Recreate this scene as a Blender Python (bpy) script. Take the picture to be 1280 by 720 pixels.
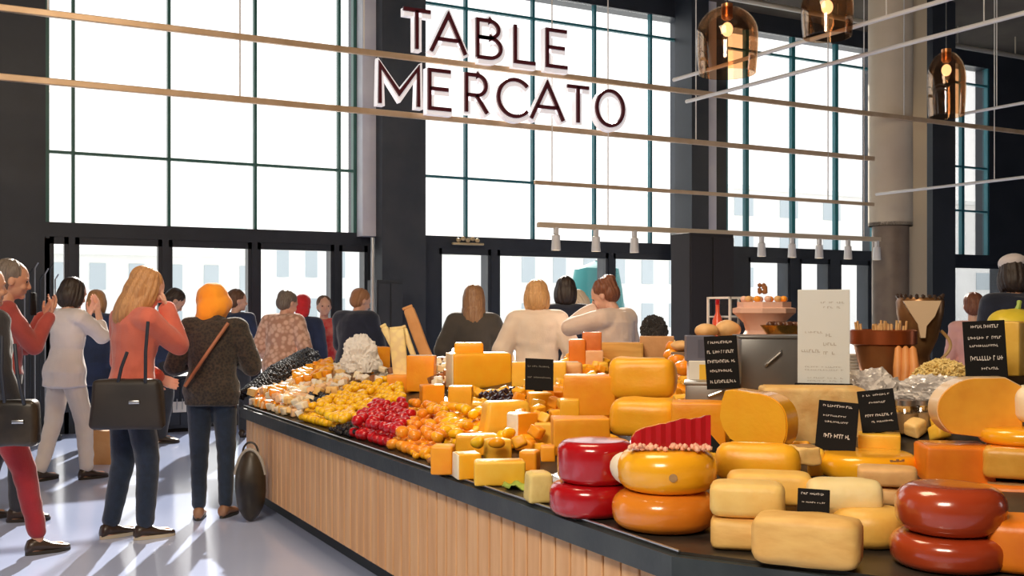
import bpy, bmesh, math, random
from mathutils import Vector, Matrix, Quaternion, noise
from math import sin, cos, pi, radians, tan, atan

random.seed(7)
S = bpy.context.scene
for o in list(S.objects):
    bpy.data.objects.remove(o)
C = S.collection

# ------------------------------------------------------------------ camera, world, light
F = 1366.0; TH = radians(29.25); CH = 1.40; HZ = 385.0
CT, ST = cos(TH), sin(TH)
cd = bpy.data.cameras.new('camera'); cam = bpy.data.objects.new('camera', cd); C.objects.link(cam)
cam.location = (0, 0, CH); cam.rotation_euler = (pi/2, 0, -TH)
cd.sensor_width = 36; cd.lens = F/1280*36; cd.shift_y = (HZ-360)/1280
cd.clip_start = .05; cd.clip_end = 400
S.camera = cam
S.view_settings.view_transform = 'Standard'; S.view_settings.look = 'None'
S.view_settings.exposure = 0.0; S.view_settings.gamma = 1; S.view_settings.use_curve_mapping = False

w = bpy.data.worlds.new('sky'); S.world = w; w.use_nodes = True
nt = w.node_tree; nt.nodes.clear()
wo = nt.nodes.new('ShaderNodeOutputWorld'); bg = nt.nodes.new('ShaderNodeBackground')
tc = nt.nodes.new('ShaderNodeTexCoord'); sp = nt.nodes.new('ShaderNodeSeparateXYZ'); cr = nt.nodes.new('ShaderNodeValToRGB')
nt.links.new(tc.outputs['Generated'], sp.inputs[0]); nt.links.new(sp.outputs['Z'], cr.inputs[0])
cr.color_ramp.elements[0].color = (1, .97, .93, 1); cr.color_ramp.elements[1].color = (.82, .92, 1, 1)
nt.links.new(cr.outputs[0], bg.inputs[0]); bg.inputs[1].default_value = 1.7
nt.links.new(bg.outputs[0], wo.inputs[0])

SUN_AZ, SUN_EL = radians(24), radians(25)
sd = bpy.data.lights.new('sun', 'SUN'); sun = bpy.data.objects.new('sun', sd); C.objects.link(sun)
sd.energy = 9.0; sd.angle = radians(.8); sd.color = (1, .93, .82)
sdir = Vector((sin(SUN_AZ)*cos(SUN_EL), cos(SUN_AZ)*cos(SUN_EL), sin(SUN_EL)))
sun.rotation_euler = sdir.to_track_quat('Z', 'Y').to_euler(); sun.location = sdir*60
def area(name, loc, tgt, size, watts, col):
    l = bpy.data.lights.new(name, 'AREA'); o = bpy.data.objects.new(name, l); C.objects.link(o)
    l.shape = 'RECTANGLE'; l.size = size[0]; l.size_y = size[1]; l.energy = watts; l.color = col
    o.location = loc; o.rotation_euler = (Vector(loc)-Vector(tgt)).to_track_quat('Z', 'Y').to_euler(); return o
area('warm_fill_light', (-2.2, -.3, 4.9), (3.0, 4.0, .9), (2.4, 1.6), 380, (1, .86, .68))  # unseen warm key light, added to brighten the counter from the left
area('warm_fill_light', (2.0, 4.5, 5.6), (2.8, 5.5, .9), (2.0, 2.0), 160, (1, .76, .5))  # second unseen warm light, added over the counter as fill

# ------------------------------------------------------------------ pixel <-> place
def ray(px, py):
    a = (px-640)/F
    return Vector((a*CT+ST, -a*ST+CT, -(py-HZ)/F))
def at(px, py, d):
    r = ray(px, py)*d; return Vector((r.x, r.y, CH+r.z))
def on_floor(px, py):
    return at(px, py, CH*F/(py-HZ))
def FX(px, Y=13.0):
    return Y*tan(TH+atan((px-640)/F))
def onY(px, py, Y):
    r = ray(px, py); return at(px, py, Y/r.y)

# ------------------------------------------------------------------ materials
MC = {}
def mat(name, col, rough=.5, metal=0, col2=None, scale=8, bump=0, bscale=40, spec=.5, emit=0, coat=0, kind='noise', sss=0, stretch=None, sheen=0):
    if name in MC: return MC[name]
    m = bpy.data.materials.new(name); m.use_nodes = True
    n = m.node_tree.nodes; l = m.node_tree.links; b = n['Principled BSDF']
    b.inputs['Base Color'].default_value = (*col, 1); b.inputs['Roughness'].default_value = rough
    b.inputs['Metallic'].default_value = metal; b.inputs['Specular IOR Level'].default_value = spec
    b.inputs['Coat Weight'].default_value = coat; b.inputs['Coat Roughness'].default_value = .12
    if sheen: b.inputs['Sheen Weight'].default_value = sheen
    if sss:
        b.inputs['Subsurface Weight'].default_value = sss; b.inputs['Subsurface Radius'].default_value = (.03, .015, .005); b.inputs['Subsurface Scale'].default_value = .5
    if emit:
        b.inputs['Emission Color'].default_value = (*col, 1); b.inputs['Emission Strength'].default_value = emit
    t = n.new('ShaderNodeTexCoord'); src = t.outputs['Object']
    if stretch:
        mp = n.new('ShaderNodeMapping'); mp.inputs['Scale'].default_value = stretch; l.new(src, mp.inputs[0]); src = mp.outputs[0]
    if col2 is not None:
        if kind == 'noise':
            x = n.new('ShaderNodeTexNoise'); x.inputs['Scale'].default_value = scale; x.inputs['Detail'].default_value = 4; fac = x.outputs['Fac']
        elif kind == 'voronoi':
            x = n.new('ShaderNodeTexVoronoi'); x.inputs['Scale'].default_value = scale; fac = x.outputs['Distance']
        elif kind == 'wave':
            x = n.new('ShaderNodeTexWave'); x.inputs['Scale'].default_value = scale; x.inputs['Distortion'].default_value = 3; fac = x.outputs['Fac']
        elif kind == 'bands':
            x = n.new('ShaderNodeTexWave'); x.bands_direction = 'Z'; x.inputs['Scale'].default_value = scale; x.inputs['Distortion'].default_value = 1.2; fac = x.outputs['Fac']
        l.new(src, x.inputs['Vector'])
        r = n.new('ShaderNodeValToRGB'); r.color_ramp.elements[0].position = .35; r.color_ramp.elements[1].position = .65
        r.color_ramp.elements[0].color = (*col, 1); r.color_ramp.elements[1].color = (*col2, 1)
        l.new(fac, r.inputs[0]); l.new(r.outputs[0], b.inputs['Base Color'])
    if bump:
        x = n.new('ShaderNodeTexNoise'); x.inputs['Scale'].default_value = bscale; x.inputs['Detail'].default_value = 5
        l.new(src, x.inputs['Vector'])
        bp = n.new('ShaderNodeBump'); bp.inputs['Strength'].default_value = bump; bp.inputs['Distance'].default_value = .01
        l.new(x.outputs['Fac'], bp.inputs['Height']); l.new(bp.outputs[0], b.inputs['Normal'])
    MC[name] = m; return m
def glass(name, tint=(1, 1, 1), refl=.08, rough=.02):
    if name in MC: return MC[name]
    m = bpy.data.materials.new(name); m.use_nodes = True; n = m.node_tree.nodes; l = m.node_tree.links; n.clear()
    o = n.new('ShaderNodeOutputMaterial'); mx = n.new('ShaderNodeMixShader'); tr = n.new('ShaderNodeBsdfTransparent'); gl = n.new('ShaderNodeBsdfGlossy')
    lw = n.new('ShaderNodeLayerWeight'); lw.inputs[0].default_value = .25; mm = n.new('ShaderNodeMath'); mm.operation = 'MULTIPLY_ADD'
    mm.inputs[1].default_value = .5; mm.inputs[2].default_value = refl
    l.new(lw.outputs['Fresnel'], mm.inputs[0]); l.new(mm.outputs[0], mx.inputs[0])
    tr.inputs[0].default_value = (*tint, 1); gl.inputs['Roughness'].default_value = rough
    l.new(tr.outputs[0], mx.inputs[1]); l.new(gl.outputs[0], mx.inputs[2]); l.new(mx.outputs[0], o.inputs[0])
    MC[name] = m; return m

# ------------------------------------------------------------------ mesh helpers
def rotz(a): return Matrix.Rotation(a, 4, 'Z')
def box(bm, c, s, rz=0, bev=0, M=None, seg=2):
    r = bmesh.ops.create_cube(bm, size=1)['verts']
    bmesh.ops.scale(bm, verts=r, vec=s)
    if bev:
        es = list({e for v in r for e in v.link_edges})
        q = bmesh.ops.bevel(bm, geom=es, offset=bev, segments=seg, affect='EDGES', profile=.5)
        r = list({v for v in q['verts']} | {v for v in r if v.is_valid})
    X = Matrix.Translation(c) @ rotz(rz)
    if M is not None: X = M @ X
    bmesh.ops.transform(bm, matrix=X, verts=r)
    return r
def lathe(bm, prof, seg=32, a0=0, a1=2*pi, M=None, cap=True, sx=1, sy=1):
    full = abs(a1-a0-2*pi) < 1e-6; n = seg if full else seg+1
    rings = []; vs = []
    for i in range(n):
        a = a0+(a1-a0)*i/seg
        ring = []
        for (r, z) in prof:
            v = bm.verts.new((r*cos(a)*sx, r*sin(a)*sy, z)); ring.append(v); vs.append(v)
        rings.append(ring)
    m = len(prof)
    for i in range(n if full else n-1):
        A, B = rings[i], rings[(i+1) % n]
        for k in range(m-1):
            try: bm.faces.new((A[k], B[k], B[k+1], A[k+1]))
            except ValueError: pass
    capf = []
    if full and cap:
        for k, flip in ((0, True), (m-1, False)):
            if prof[k][0] > 1e-5:
                f = [rings[i][k] for i in range(n)]
                if flip: f = f[::-1]
                bm.faces.new(f)
    if not full:
        for ring, flip in ((rings[0], False), (rings[-1], True)):
            f = ring[::-1] if flip else ring
            capf.append(bm.faces.new(f))
    if M is not None: bmesh.ops.transform(bm, matrix=M, verts=vs)
    return vs, capf
def ring_frames(path):
    T = []
    for i in range(len(path)):
        a = path[max(0, i-1)]; b = path[min(len(path)-1, i+1)]
        T.append((b-a).normalized() if (b-a).length > 1e-9 else Vector((0, 0, 1)))
    up = Vector((0, 0, 1)) if abs(T[0].z) < .9 else Vector((1, 0, 0))
    N = []
    n = (up - T[0]*up.dot(T[0])).normalized()
    for t in T:
        n = (n - t*n.dot(t))
        n = n.normalized() if n.length > 1e-6 else t.orthogonal().normalized()
        N.append(n.copy())
    return T, N
def tube(bm, path, r, seg=8, closed_ends=True, sq=1):
    path = [Vector(p) for p in path]
    rr = r if isinstance(r, (list, tuple)) else [r]*len(path)
    T, N = ring_frames(path); rings = []
    for p, t, n, q in zip(path, T, N, rr):
        b = t.cross(n)
        rings.append([bm.verts.new(p + (n*cos(2*pi*k/seg)*sq + b*sin(2*pi*k/seg))*q) for k in range(seg)])
    for A, B in zip(rings, rings[1:]):
        for k in range(seg):
            bm.faces.new((A[k], A[(k+1) % seg], B[(k+1) % seg], B[k]))
    if closed_ends:
        bm.faces.new(rings[0][::-1]); bm.faces.new(rings[-1])
    return rings
def ball(bm, c, r, sub=2, sc=(1, 1, 1), M=None):
    v = bmesh.ops.create_icosphere(bm, subdivisions=sub, radius=r)['verts']
    X = Matrix.Translation(c) @ Matrix.Diagonal((*sc, 1))
    if M is not None: X = M @ X
    bmesh.ops.transform(bm, matrix=X, verts=v); return v
def loft(bm, rings):
    """rings: list of (centre, xaxis, yaxis) vectors; closed solid"""
    R = []
    for c, ax, ay in rings:
        R.append([bm.verts.new(c + ax*cos(2*pi*k/20) + ay*sin(2*pi*k/20)) for k in range(20)])
    for A, B in zip(R, R[1:]):
        for k in range(20):
            bm.faces.new((A[k], A[(k+1) % 20], B[(k+1) % 20], B[k]))
    bm.faces.new(R[0][::-1]); bm.faces.new(R[-1])
def prism(bm, pts, z0, z1, M=None):
    lo = [bm.verts.new((x, y, z0)) for x, y in pts]; hi = [bm.verts.new((x, y, z1)) for x, y in pts]
    n = len(pts)
    bm.faces.new(lo[::-1]); bm.faces.new(hi)
    for i in range(n): bm.faces.new((lo[i], lo[(i+1) % n], hi[(i+1) % n], hi[i]))
    if M is not None: bmesh.ops.transform(bm, matrix=M, verts=lo+hi)
    return lo+hi
def jitter(bm, amp, sc=8, seed=0, verts=None):
    off = Vector((seed*3.1, seed*1.7, seed*.9))
    for v in (verts or bm.verts):
        n = noise.noise_vector(v.co*sc+off); v.co += n*amp
def obj(name, bm, m, parent=None, loc=None, rz=0, smooth=True, angle=40, sub=0):
    me = bpy.data.meshes.new(name)
    bmesh.ops.recalc_face_normals(bm, faces=bm.faces[:])
    bm.to_mesh(me); bm.free()
    for x in (m if isinstance(m, (list, tuple)) else [m]): me.materials.append(x)
    o = bpy.data.objects.new(name, me); C.objects.link(o)
    if parent is not None: o.parent = parent
    if loc is not None: o.location = loc
    o.rotation_euler = (0, 0, rz)
    if smooth:
        me.polygons.foreach_set('use_smooth', [True]*len(me.polygons))
        try: me.set_sharp_from_angle(angle=radians(angle))
        except Exception: pass
    if sub:
        md = o.modifiers.new('sub', 'SUBSURF'); md.levels = sub; md.render_levels = sub
    return o
def tag(o, label, cat, group=None):
    o['label'] = label; o['category'] = cat
    if group: o['group'] = group
    return o
def struct(o): o['kind'] = 'structure'; return o
def thing(name, label, cat, loc=(0, 0, 0), rz=0, group=None):
    o = bpy.data.objects.new(name, None); C.objects.link(o); o.location = loc; o.rotation_euler = (0, 0, rz)
    return tag(o, label, cat, group)
def dup(root, loc, rz, label=None, group=None, scale=None):
    r = root.copy(); C.objects.link(r); r.location = loc; r.rotation_euler = (root.rotation_euler[0], root.rotation_euler[1], rz)
    if label: r['label'] = label
    if group: r['group'] = group
    if scale: r.scale = scale
    for ch in list(root.children):
        c = ch.copy(); C.objects.link(c); c.parent = r
        for g in ch.children:
            d = g.copy(); C.objects.link(d); d.parent = c
    return r
def solid(bm, voxel=.009, smooth=4):
    """voxel-union everything in bm into one continuous surface; returns a new bmesh"""
    me = bpy.data.meshes.new('tmp'); bmesh.ops.recalc_face_normals(bm, faces=bm.faces[:]); bm.to_mesh(me); bm.free()
    o = bpy.data.objects.new('tmp', me); C.objects.link(o)
    r = o.modifiers.new('r', 'REMESH'); r.mode = 'VOXEL'; r.voxel_size = voxel; r.adaptivity = 0
    s = o.modifiers.new('s', 'SMOOTH'); s.factor = .5; s.iterations = smooth
    dg = bpy.context.evaluated_depsgraph_get(); ev = o.evaluated_get(dg); m2 = ev.to_mesh()
    b2 = bmesh.new(); b2.from_mesh(m2); ev.to_mesh_clear()
    bpy.data.objects.remove(o); bpy.data.meshes.remove(me)
    return b2

# ------------------------------------------------------------------ palette
NAVY = mat('navy_metal', (.018, .024, .036), .45, col2=(.026, .032, .045), scale=2)
NAVY2 = mat('slate_wall', (.03, .038, .05), .6, col2=(.045, .05, .06), scale=3)
LILAC = mat('pale_pilaster', (.62, .62, .72), .5, col2=(.7, .7, .78), scale=3)
TEAL = mat('teal_mullion', (.02, .16, .2), .4)
GREEN = mat('green_mullion', (.04, .14, .12), .4)
PANE = glass('window_glass', (1, 1, 1), .0)
RAIL = mat('brass_rail', (.62, .42, .25), .35, .3, col2=(.72, .52, .34), scale=5)
WHITEM = mat('white_metal', (.85, .82, .78), .35)
CEIL = mat('ceiling', (.09, .07, .055), .9, col2=(.12, .095, .07), scale=1.5)

# ------------------------------------------------------------------ setting
bm = bmesh.new(); box(bm, (7, 4, -.1), (40, 19, .2))
fl = mat('polished_floor', (.47, .56, .86), .14, col2=(.52, .61, .90), scale=.8, spec=.6)
struct(obj('floor', bm, fl, smooth=False))
bm = bmesh.new(); box(bm, (7, 80, -.16), (160, 133, .2))
struct(obj('ground_outside', bm, mat('paving', (.8, .79, .76), .9, col2=(.7, .69, .66), scale=.6), smooth=False))
bm = bmesh.new(); box(bm, (8.5, 4.3, 6.1), (30, 18, .2))
struct(obj('ceiling', bm, CEIL, smooth=False))

def wall_boxes(name, rects, Y=13.15, th=.3, m=NAVY):
    bm = bmesh.new()
    for x0, x1, z0, z1 in rects: box(bm, ((x0+x1)/2, Y, (z0+z1)/2), (x1-x0, th, z1-z0))
    return struct(obj(name, bm, m, smooth=False))
W1 = (FX(57), FX(446)); W2 = (FX(525), FX(853)); W3 = (FX(908), FX(1095)); W4 = (FX(1165), FX(1237))
ZB, ZT = 2.35, 5.72
rects = [(-4, W1[0], 2.17, 6), (-4, FX(5), 0, 2.17), (FX(5), FX(62), 0, 2.17)]
rects += [(W1[0], W1[1], ZT, 6), (W1[1], W2[0], ZB, 6), (W2[0], W2[1], ZT, 6), (W2[1], W3[0], ZB, 6), (W3[0], W3[1], ZT, 6),
          (W3[1], W4[0], ZB, 6), (W4[0], W4[1], ZT, 6), (W4[1], 24, ZB, 6), (W1[0], 24, 2.19, ZB)]
doors = [(62, 86), (94, 203), (211, 315), (322, 418), (424, 460), (549, 614), (622, 761), (767, 858), (936, 988), (1000, 1038), (1050, 1088), (1180, 1255)]
for (a, b) in zip(doors, doors[1:]):
    rects.append((FX(a[1]), FX(b[0]), 0, 2.19))
rects += [(FX(1255), 24, 0, 2.19), (W1[0]-.01, FX(62), 0, 2.19)]
wall_boxes('wall_back', rects)
bm = bmesh.new(); box(bm, (23, 5, 3), (.3, 16, 6)); struct(obj('wall_right', bm, NAVY2, smooth=False))

bm = bmesh.new(); box(bm, (7, -4.6, 3), (26, .3, 6)); struct(obj('wall_front', bm, mat('warm_plaster', (.42, .32, .24), .8, col2=(.38, .29, .21), scale=2), smooth=False))  # unseen wall behind the camera, put in to cut white sky light
bm = bmesh.new(); box(bm, (-6.1, 4.5, 3), (.3, 18, 6)); struct(obj('wall_left', bm, mat('grey_plaster', (.45, .45, .48), .8, col2=(.40, .40, .43), scale=2), smooth=False))  # unseen side wall, put in to cut white ambient light
# windows
def window(idx, x0, x1, cols, m, wid=.035):
    bm = bmesh.new()
    for xc in cols: box(bm, (xc, 13.05, (ZB+ZT)/2), (wid, .07, ZT-ZB))
    for z in (3.13, 3.91, 4.67, 5.40): box(bm, ((x0+x1)/2, 13.05, z), (x1-x0, .06, .032))
    for xc in (x0+.02, x1-.02): box(bm, (xc, 13.05, (ZB+ZT)/2), (.04, .08, ZT-ZB))
    o = struct(obj('window_%d' % idx, bm, m, smooth=False))
    b = bmesh.new(); box(b, ((x0+x1)/2, 13.06, (ZB+ZT)/2), (x1-x0, .012, ZT-ZB)); p = obj('window_glass', b, PANE, o, smooth=False)
window(1, *W1, [FX(92), FX(212), FX(320), FX(425)], GREEN)
window(2, *W2, [FX(584), FX(668), FX(745), FX(815)], TEAL)
window(3, *W3, [FX(935), FX(993), FX(1047)], TEAL, .07)
window(4, *W4, [FX(1205)], TEAL, .07)
bm = bmesh.new(); box(bm, ((FX(446)+FX(464))/2, 12.9, 4.15), (FX(464)-FX(446), .2, 3.7)); struct(obj('trim_1', bm, LILAC, smooth=False))
bm = bmesh.new(); box(bm, ((FX(876)+FX(887))/2, 12.92, 4.15), (FX(887)-FX(876), .16, 3.7)); struct(obj('trim_2', bm, LILAC, smooth=False))
# dark pier in front of the wall between the two big windows
bm = bmesh.new(); box(bm, ((FX(470, 12.8)+FX(524, 12.8))/2, 12.8, 3), (FX(524, 12.8)-FX(470, 12.8), .4, 6)); struct(obj('wall_pier', bm, NAVY2, smooth=False))
bm = bmesh.new(); box(bm, ((FX(854, 12.8)+FX(875, 12.8))/2, 12.8, 3), (FX(875, 12.8)-FX(854, 12.8), .4, 6)); struct(obj('wall_pier', bm, NAVY, smooth=False))

FR = mat('door_frame', (.022, .028, .04), .4)
STEEL = mat('brushed_steel', (.6, .6, .6), .3, 1)
for i, (a, b) in enumerate(doors):
    x0, x1 = FX(a), FX(b); z1 = 2.19
    bm = bmesh.new()
    for x in (x0+.02, x1-.02): box(bm, (x, 13.05, z1/2), (.05, .08, z1))
    box(bm, ((x0+x1)/2, 13.05, z1-.04), (x1-x0, .08, .08)); box(bm, ((x0+x1)/2, 13.05, .12), (x1-x0, .08, .24))
    d = struct(obj('door_%d' % (i+1), bm, FR, smooth=False))
    bm = bmesh.new(); box(bm, ((x0+x1)/2, 13.05, z1/2), (x1-x0, .012, z1)); obj('door_glass', bm, PANE, d, smooth=False)
    if x1-x0 > .7:
        bm = bmesh.new(); x = x1-.14
        tube(bm, [(x, 13.0, .85), (x, 12.95, .85), (x, 12.95, 1.3), (x, 13.0, 1.3)], .012, 8); obj('door_handle', bm, STEEL, d)

# round column, in front of the third window
colp = at(1113, 385, 15.4)
bm = bmesh.new(); lathe(bm, [(.30, 2.55), (.30, 6.0)], 40)
colm = mat('plaster_column', (.78, .66, .50), .6, col2=(.72, .60, .44), scale=2)
co = struct(obj('column', bm, colm, loc=(colp.x, colp.y, 0)))
bm = bmesh.new(); lathe(bm, [(.25, 0), (.25, 2.55), (.30, 2.55), (.30, 2.6)], 40)
obj('column_base', bm, mat('column_wrap', (.20, .14, .10), .5, col2=(.26, .19, .13), scale=4), co)
p = at(1142, 385, 15.8)
bm = bmesh.new(); box(bm, (p.x, p.y, 3), (.28, .28, 6), -TH); struct(obj('trim_3', bm, mat('cream_post', (.72, .6, .42), .6), smooth=False))
p = at(1155, 385, 16.4)
bm = bmesh.new(); box(bm, (p.x+.2, p.y, 3), (.5, .4, 6)); struct(obj('wall_pier', bm, NAVY, smooth=False))

# ------------------------------------------------------------------ outside
def building(name, px0, px1, ytop, Y, col, label, nf=3, nb=6):  # haze and glare are put into the pale wall, roof and pane colours
    x0, x1 = FX(px0, Y), FX(px1, Y); d = Y/ray((px0+px1)/2, 385).y; h = CH+(HZ-ytop)*d/F
    t = thing(name, label, 'building', ((x0+x1)/2, Y, 0))
    wd = x1-x0
    bm = bmesh.new(); box(bm, (0, 4, h/2), (wd, 8, h)); obj('wall', bm, mat('hazed_stucco_%s' % name+str(px0), col, .9, col2=tuple(c*.94 for c in col), scale=.5), t, smooth=False)
    bm = bmesh.new(); box(bm, (0, 4, h+.12), (wd+.5, 8.5, .24)); obj('roof', bm, mat('hazed_cornice', (.85, .84, .82), .8), t, smooth=False)
    g = mat('hazed_pane', (.48, .54, .58), .5)
    for f in range(nf):
        for b in range(nb):
            bm = bmesh.new(); zc = (f+.55)*h/nf; xc = (b+.5)*wd/nb-wd/2
            box(bm, (xc, 0, zc), (wd/nb*.4, .12, h/nf*.55)); q = obj('window', bm, g, t, smooth=False)
building('apartment_building', -120, 330, 318, 38, (.88, .88, .86), 'haze-paled rendered building outside beyond the left doors', 2, 9)
building('apartment_building', 335, 600, 306, 50, (.86, .88, .9), 'haze-paled grey building outside behind the seated group, wide and low', 2, 8)
building('apartment_building', 640, 860, 314, 40, (.9, .9, .88), 'haze-paled cream building outside beyond the middle doors', 2, 6)
building('apartment_building', 900, 1330, 250, 48, (.9, .88, .86), 'tall haze-paled building outside behind the right hand windows', 4, 9)
tp = onY(293, 385, 60); dd = 60/ray(293, 385).y; th = CH+(385-212)*dd/F
bm = bmesh.new(); lathe(bm, [(1.1, 0), (1.1, th*.55), (.75, th*.6), (.7, th*.72), (.02, th)], 8)
t = thing('church_spire', 'slim haze-paled green spire rising outside behind the left glazing', 'spire', (tp.x, 60, 0))
obj('tower', bm, mat('hazed_spire_green', (.62, .74, .68), .8), t)  # distance haze put into the green as a paler colour
bm = bmesh.new(); lathe(bm, [(.9, th*.55), (1.25, th*.56), (1.25, th*.575), (.9, th*.58)], 8); obj('gallery', bm, mat('hazed_spire_stone', (.7, .76, .72), .8), t)  # stone paled in colour for the same haze

# teal awning outside the middle door
p = onY(745, 385, 16)
t = thing('market_umbrella', 'closed teal market umbrella standing outside the middle doors', 'umbrella', (p.x, 16, -.06))
bm = bmesh.new(); lathe(bm, [(.58, .9), (.52, 1.3), (.46, 1.8), (.40, 2.15), (.02, 2.3)], 12); jitter(bm, .05, 3); obj('canopy', bm, mat('teal_canvas', (.05, .25, .25), .8), t)
bm = bmesh.new(); tube(bm, [(0, 0, .05), (0, 0, 2.3)], .03); obj('pole', bm, STEEL, t)
bm = bmesh.new(); lathe(bm, [(.3, 0), (.3, .07), (.05, .1)], 16); obj('base', bm, NAVY, t)

# ------------------------------------------------------------------ hanging rails
def rail_X(name, px0, px1, z, Y, label, r=.03, m=RAIL, drops=()):
    t = thing(name, label, 'rail', (0, Y, z))
    bm = bmesh.new(); x0, x1 = FX(px0, Y), FX(px1, Y)
    box(bm, ((x0+x1)/2, 0, 0), (x1-x0, r*1.6, r*2), bev=.006)
    obj('bar', bm, m, t, smooth=False)
    for px in drops:
        bm = bmesh.new(); tube(bm, [(FX(px, Y), 0, 0), (FX(px, Y), 0, 5.99-z)], .008, 6); obj('hanger_rod', bm, WHITEM, t)
    return t
RY = 10.5
z1r = 4.02; z2r = 3.42
rail_X('hanging_rail', -60, 1330, z1r, RY, 'upper long brass coloured rail crossing the hall under the TABLE letters', drops=(60, 455, 1130))
rail_X('hanging_rail', -60, 1092, z2r, RY+.02, 'second long brass coloured rail carrying the MERCATO letters', drops=(300, 870))
rail_X('hanging_rail', 668, 1092, 2.80, RY, 'shorter brass rail hanging under the MERCATO rail', .022, drops=(690, 1035))
rail4 = rail_X('track_rail', 672, 1100, 2.33, RY, 'lowest horizontal rail with white spotlights clipped along it', .03, mat('track_brass', (.7, .55, .38), .4), drops=(760, 1080))
def rail_Y(px, py, px2, z, label, r=.012, drops=()):
    # runs along Y at constant height: start where ray (px,py) meets height z
    d = (z-CH)*F/(HZ-py); p = at(px, py, d); X = p.x
    d2 = X/ray(px2, 385).x; Y2 = ray(px2, 385).y*d2
    t = thing('hanging_wire_rail', label, 'rail', (X, p.y, z))
    bm = bmesh.new(); tube(bm, [(0, 0, 0), (0, Y2-p.y, 0)], r, 8); obj('bar', bm, WHITEM, t)
    for q in drops:
        dq = X/ray(q, 385).x; Yq = ray(q, 385).y*dq
        bm = bmesh.new(); tube(bm, [(0, Yq-p.y, 0), (0, Yq-p.y, 5.99-z)], .006, 6); obj('hanger_rod', bm, WHITEM, t)
rail_Y(842, 100, 1240, 4.02, 'white rail running forward overhead from the upper brass rail, the higher of two', .022, (1108,))
rail_Y(858, 127, 1330, 3.86, 'white rail running forward overhead just below its twin', .022, (1230,))
rail_Y(1095, 243, 1330, 2.9, 'white rail at mid height right of the round column', .018, (1243,))
rail_Y(1200, 143, 1330, 3.7, 'short white rail at the right above the dark wall', .018, (1246,))
def spot(px, Y, z, lab):
    X = FX(px, Y)
    t = thing('track_spotlight', lab, 'spotlight', (X, Y, z))
    bm = bmesh.new(); box(bm, (0, 0, -.04), (.05, .05, .09), bev=.008); obj('mount', bm, WHITEM, t)
    bm = bmesh.new(); lathe(bm, [(.02, -.08), (.045, -.09), (.055, -.26), (.048, -.26), (.04, -.12)], 16); obj('lamp_head', bm, WHITEM, t)
    bm = bmesh.new(); lathe(bm, [(.001, -.235), (.046, -.235), (.046, -.245), (.001, -.245)], 16)
    obj('bulb', bm, mat('warm_bulb', (1, .8, .5), .3, emit=3), t)
for px, lab in ((695, 'first white spotlight from the left on the lowest rail'), (745, 'white spotlight on the lowest rail above the black haired person'),
            (793, 'white spotlight on the lowest rail above the woman with pinned hair'), (908, 'white spotlight on the lowest rail just right of the dark pier'),
            (952, 'white spotlight on the lowest rail above the pink cake box'), (990, 'white spotlight on the lowest rail above the menu board'),
            (1024, 'white spotlight on the lowest rail right of the menu board'), (1060, 'white spotlight on the lowest rail left of the round column'),
            (1096, 'last white spotlight on the lowest rail, against the round column')):
    spot(px, RY, 2.31, lab)
# ceiling pipes at the upper right
for (pa, pb, lab) in (((905, 2), (1080, 22), 'thin pale ceiling pipe beside the amber pendants'), ((1180, 50), (1290, 78), 'pale ceiling pipe in the upper right corner')):
    a = onY(pa[0], pa[1], 12); b = onY(pb[0], pb[1], 12)
    bm = bmesh.new(); tube(bm, [(0, 0, 0), (b.x-a.x, 0, 0)], .04, 10)
    for k in (0.15, .8): tube(bm, [((b.x-a.x)*k, 0, 0), ((b.x-a.x)*k, 0, 6-(a.z+b.z)/2)], .012, 6)
    tag(obj('ceiling_pipe', bm, mat('galvanised', (.6, .55, .48), .4, .6), loc=(a.x, 12, (a.z+b.z)/2)), lab, 'pipe')

# amber glass pendants
AMB = glass('amber_glass', (.97, .80, .64), .04)
def pendant(px, py0, py1, d, wpx, label):
    top = at(px, py0, d); h = (py1-py0)*d/F; r = wpx/2*d/F
    t = thing('pendant_lamp', label, 'lamp', (top.x, top.y, top.z))
    prof = [(.03, 0)]
    for k in range(1, 9):
        a = k/8*pi/2; prof.append((r*sin(a), -h*.42*(1-cos(a))))
    prof += [(r*1.0, -h*.6), (r*.97, -h*.8), (r*.93, -h)]
    inner = [(q-.008, z-.006) for q, z in prof[::-1]]
    bm = bmesh.new(); lathe(bm, prof+inner, 36, cap=False); obj('glass_shade', bm, AMB, t)
    bm = bmesh.new(); tube(bm, [(0, 0, 0), (0, 0, 6-top.z)], .008, 6); obj('cord', bm, NAVY, t)
    bm = bmesh.new(); lathe(bm, [(.001, .03), (.05, .02), (.05, -.1), (.03, -.12), (.001, -.12)], 16); obj('socket', bm, mat('copper', (.7, .3, .12), .3, .9), t)
    bm = bmesh.new(); ball(bm, (0, 0, -.2), .05, 3, (1, 1, 1.25)); obj('bulb', bm, mat('pendant_bulb', (1, .8, .5), .3, emit=1.6), t)
pendant(909, 8, 92, 9.5, 76, 'large amber glass dome pendant, the nearest to the sign')
pendant(1034, -20, 46, 9.5, 64, 'amber glass dome pendant cut by the top of the picture')
pendant(1183, 64, 145, 11.5, 46, 'dim amber glass pendant right of the round column')

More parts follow.
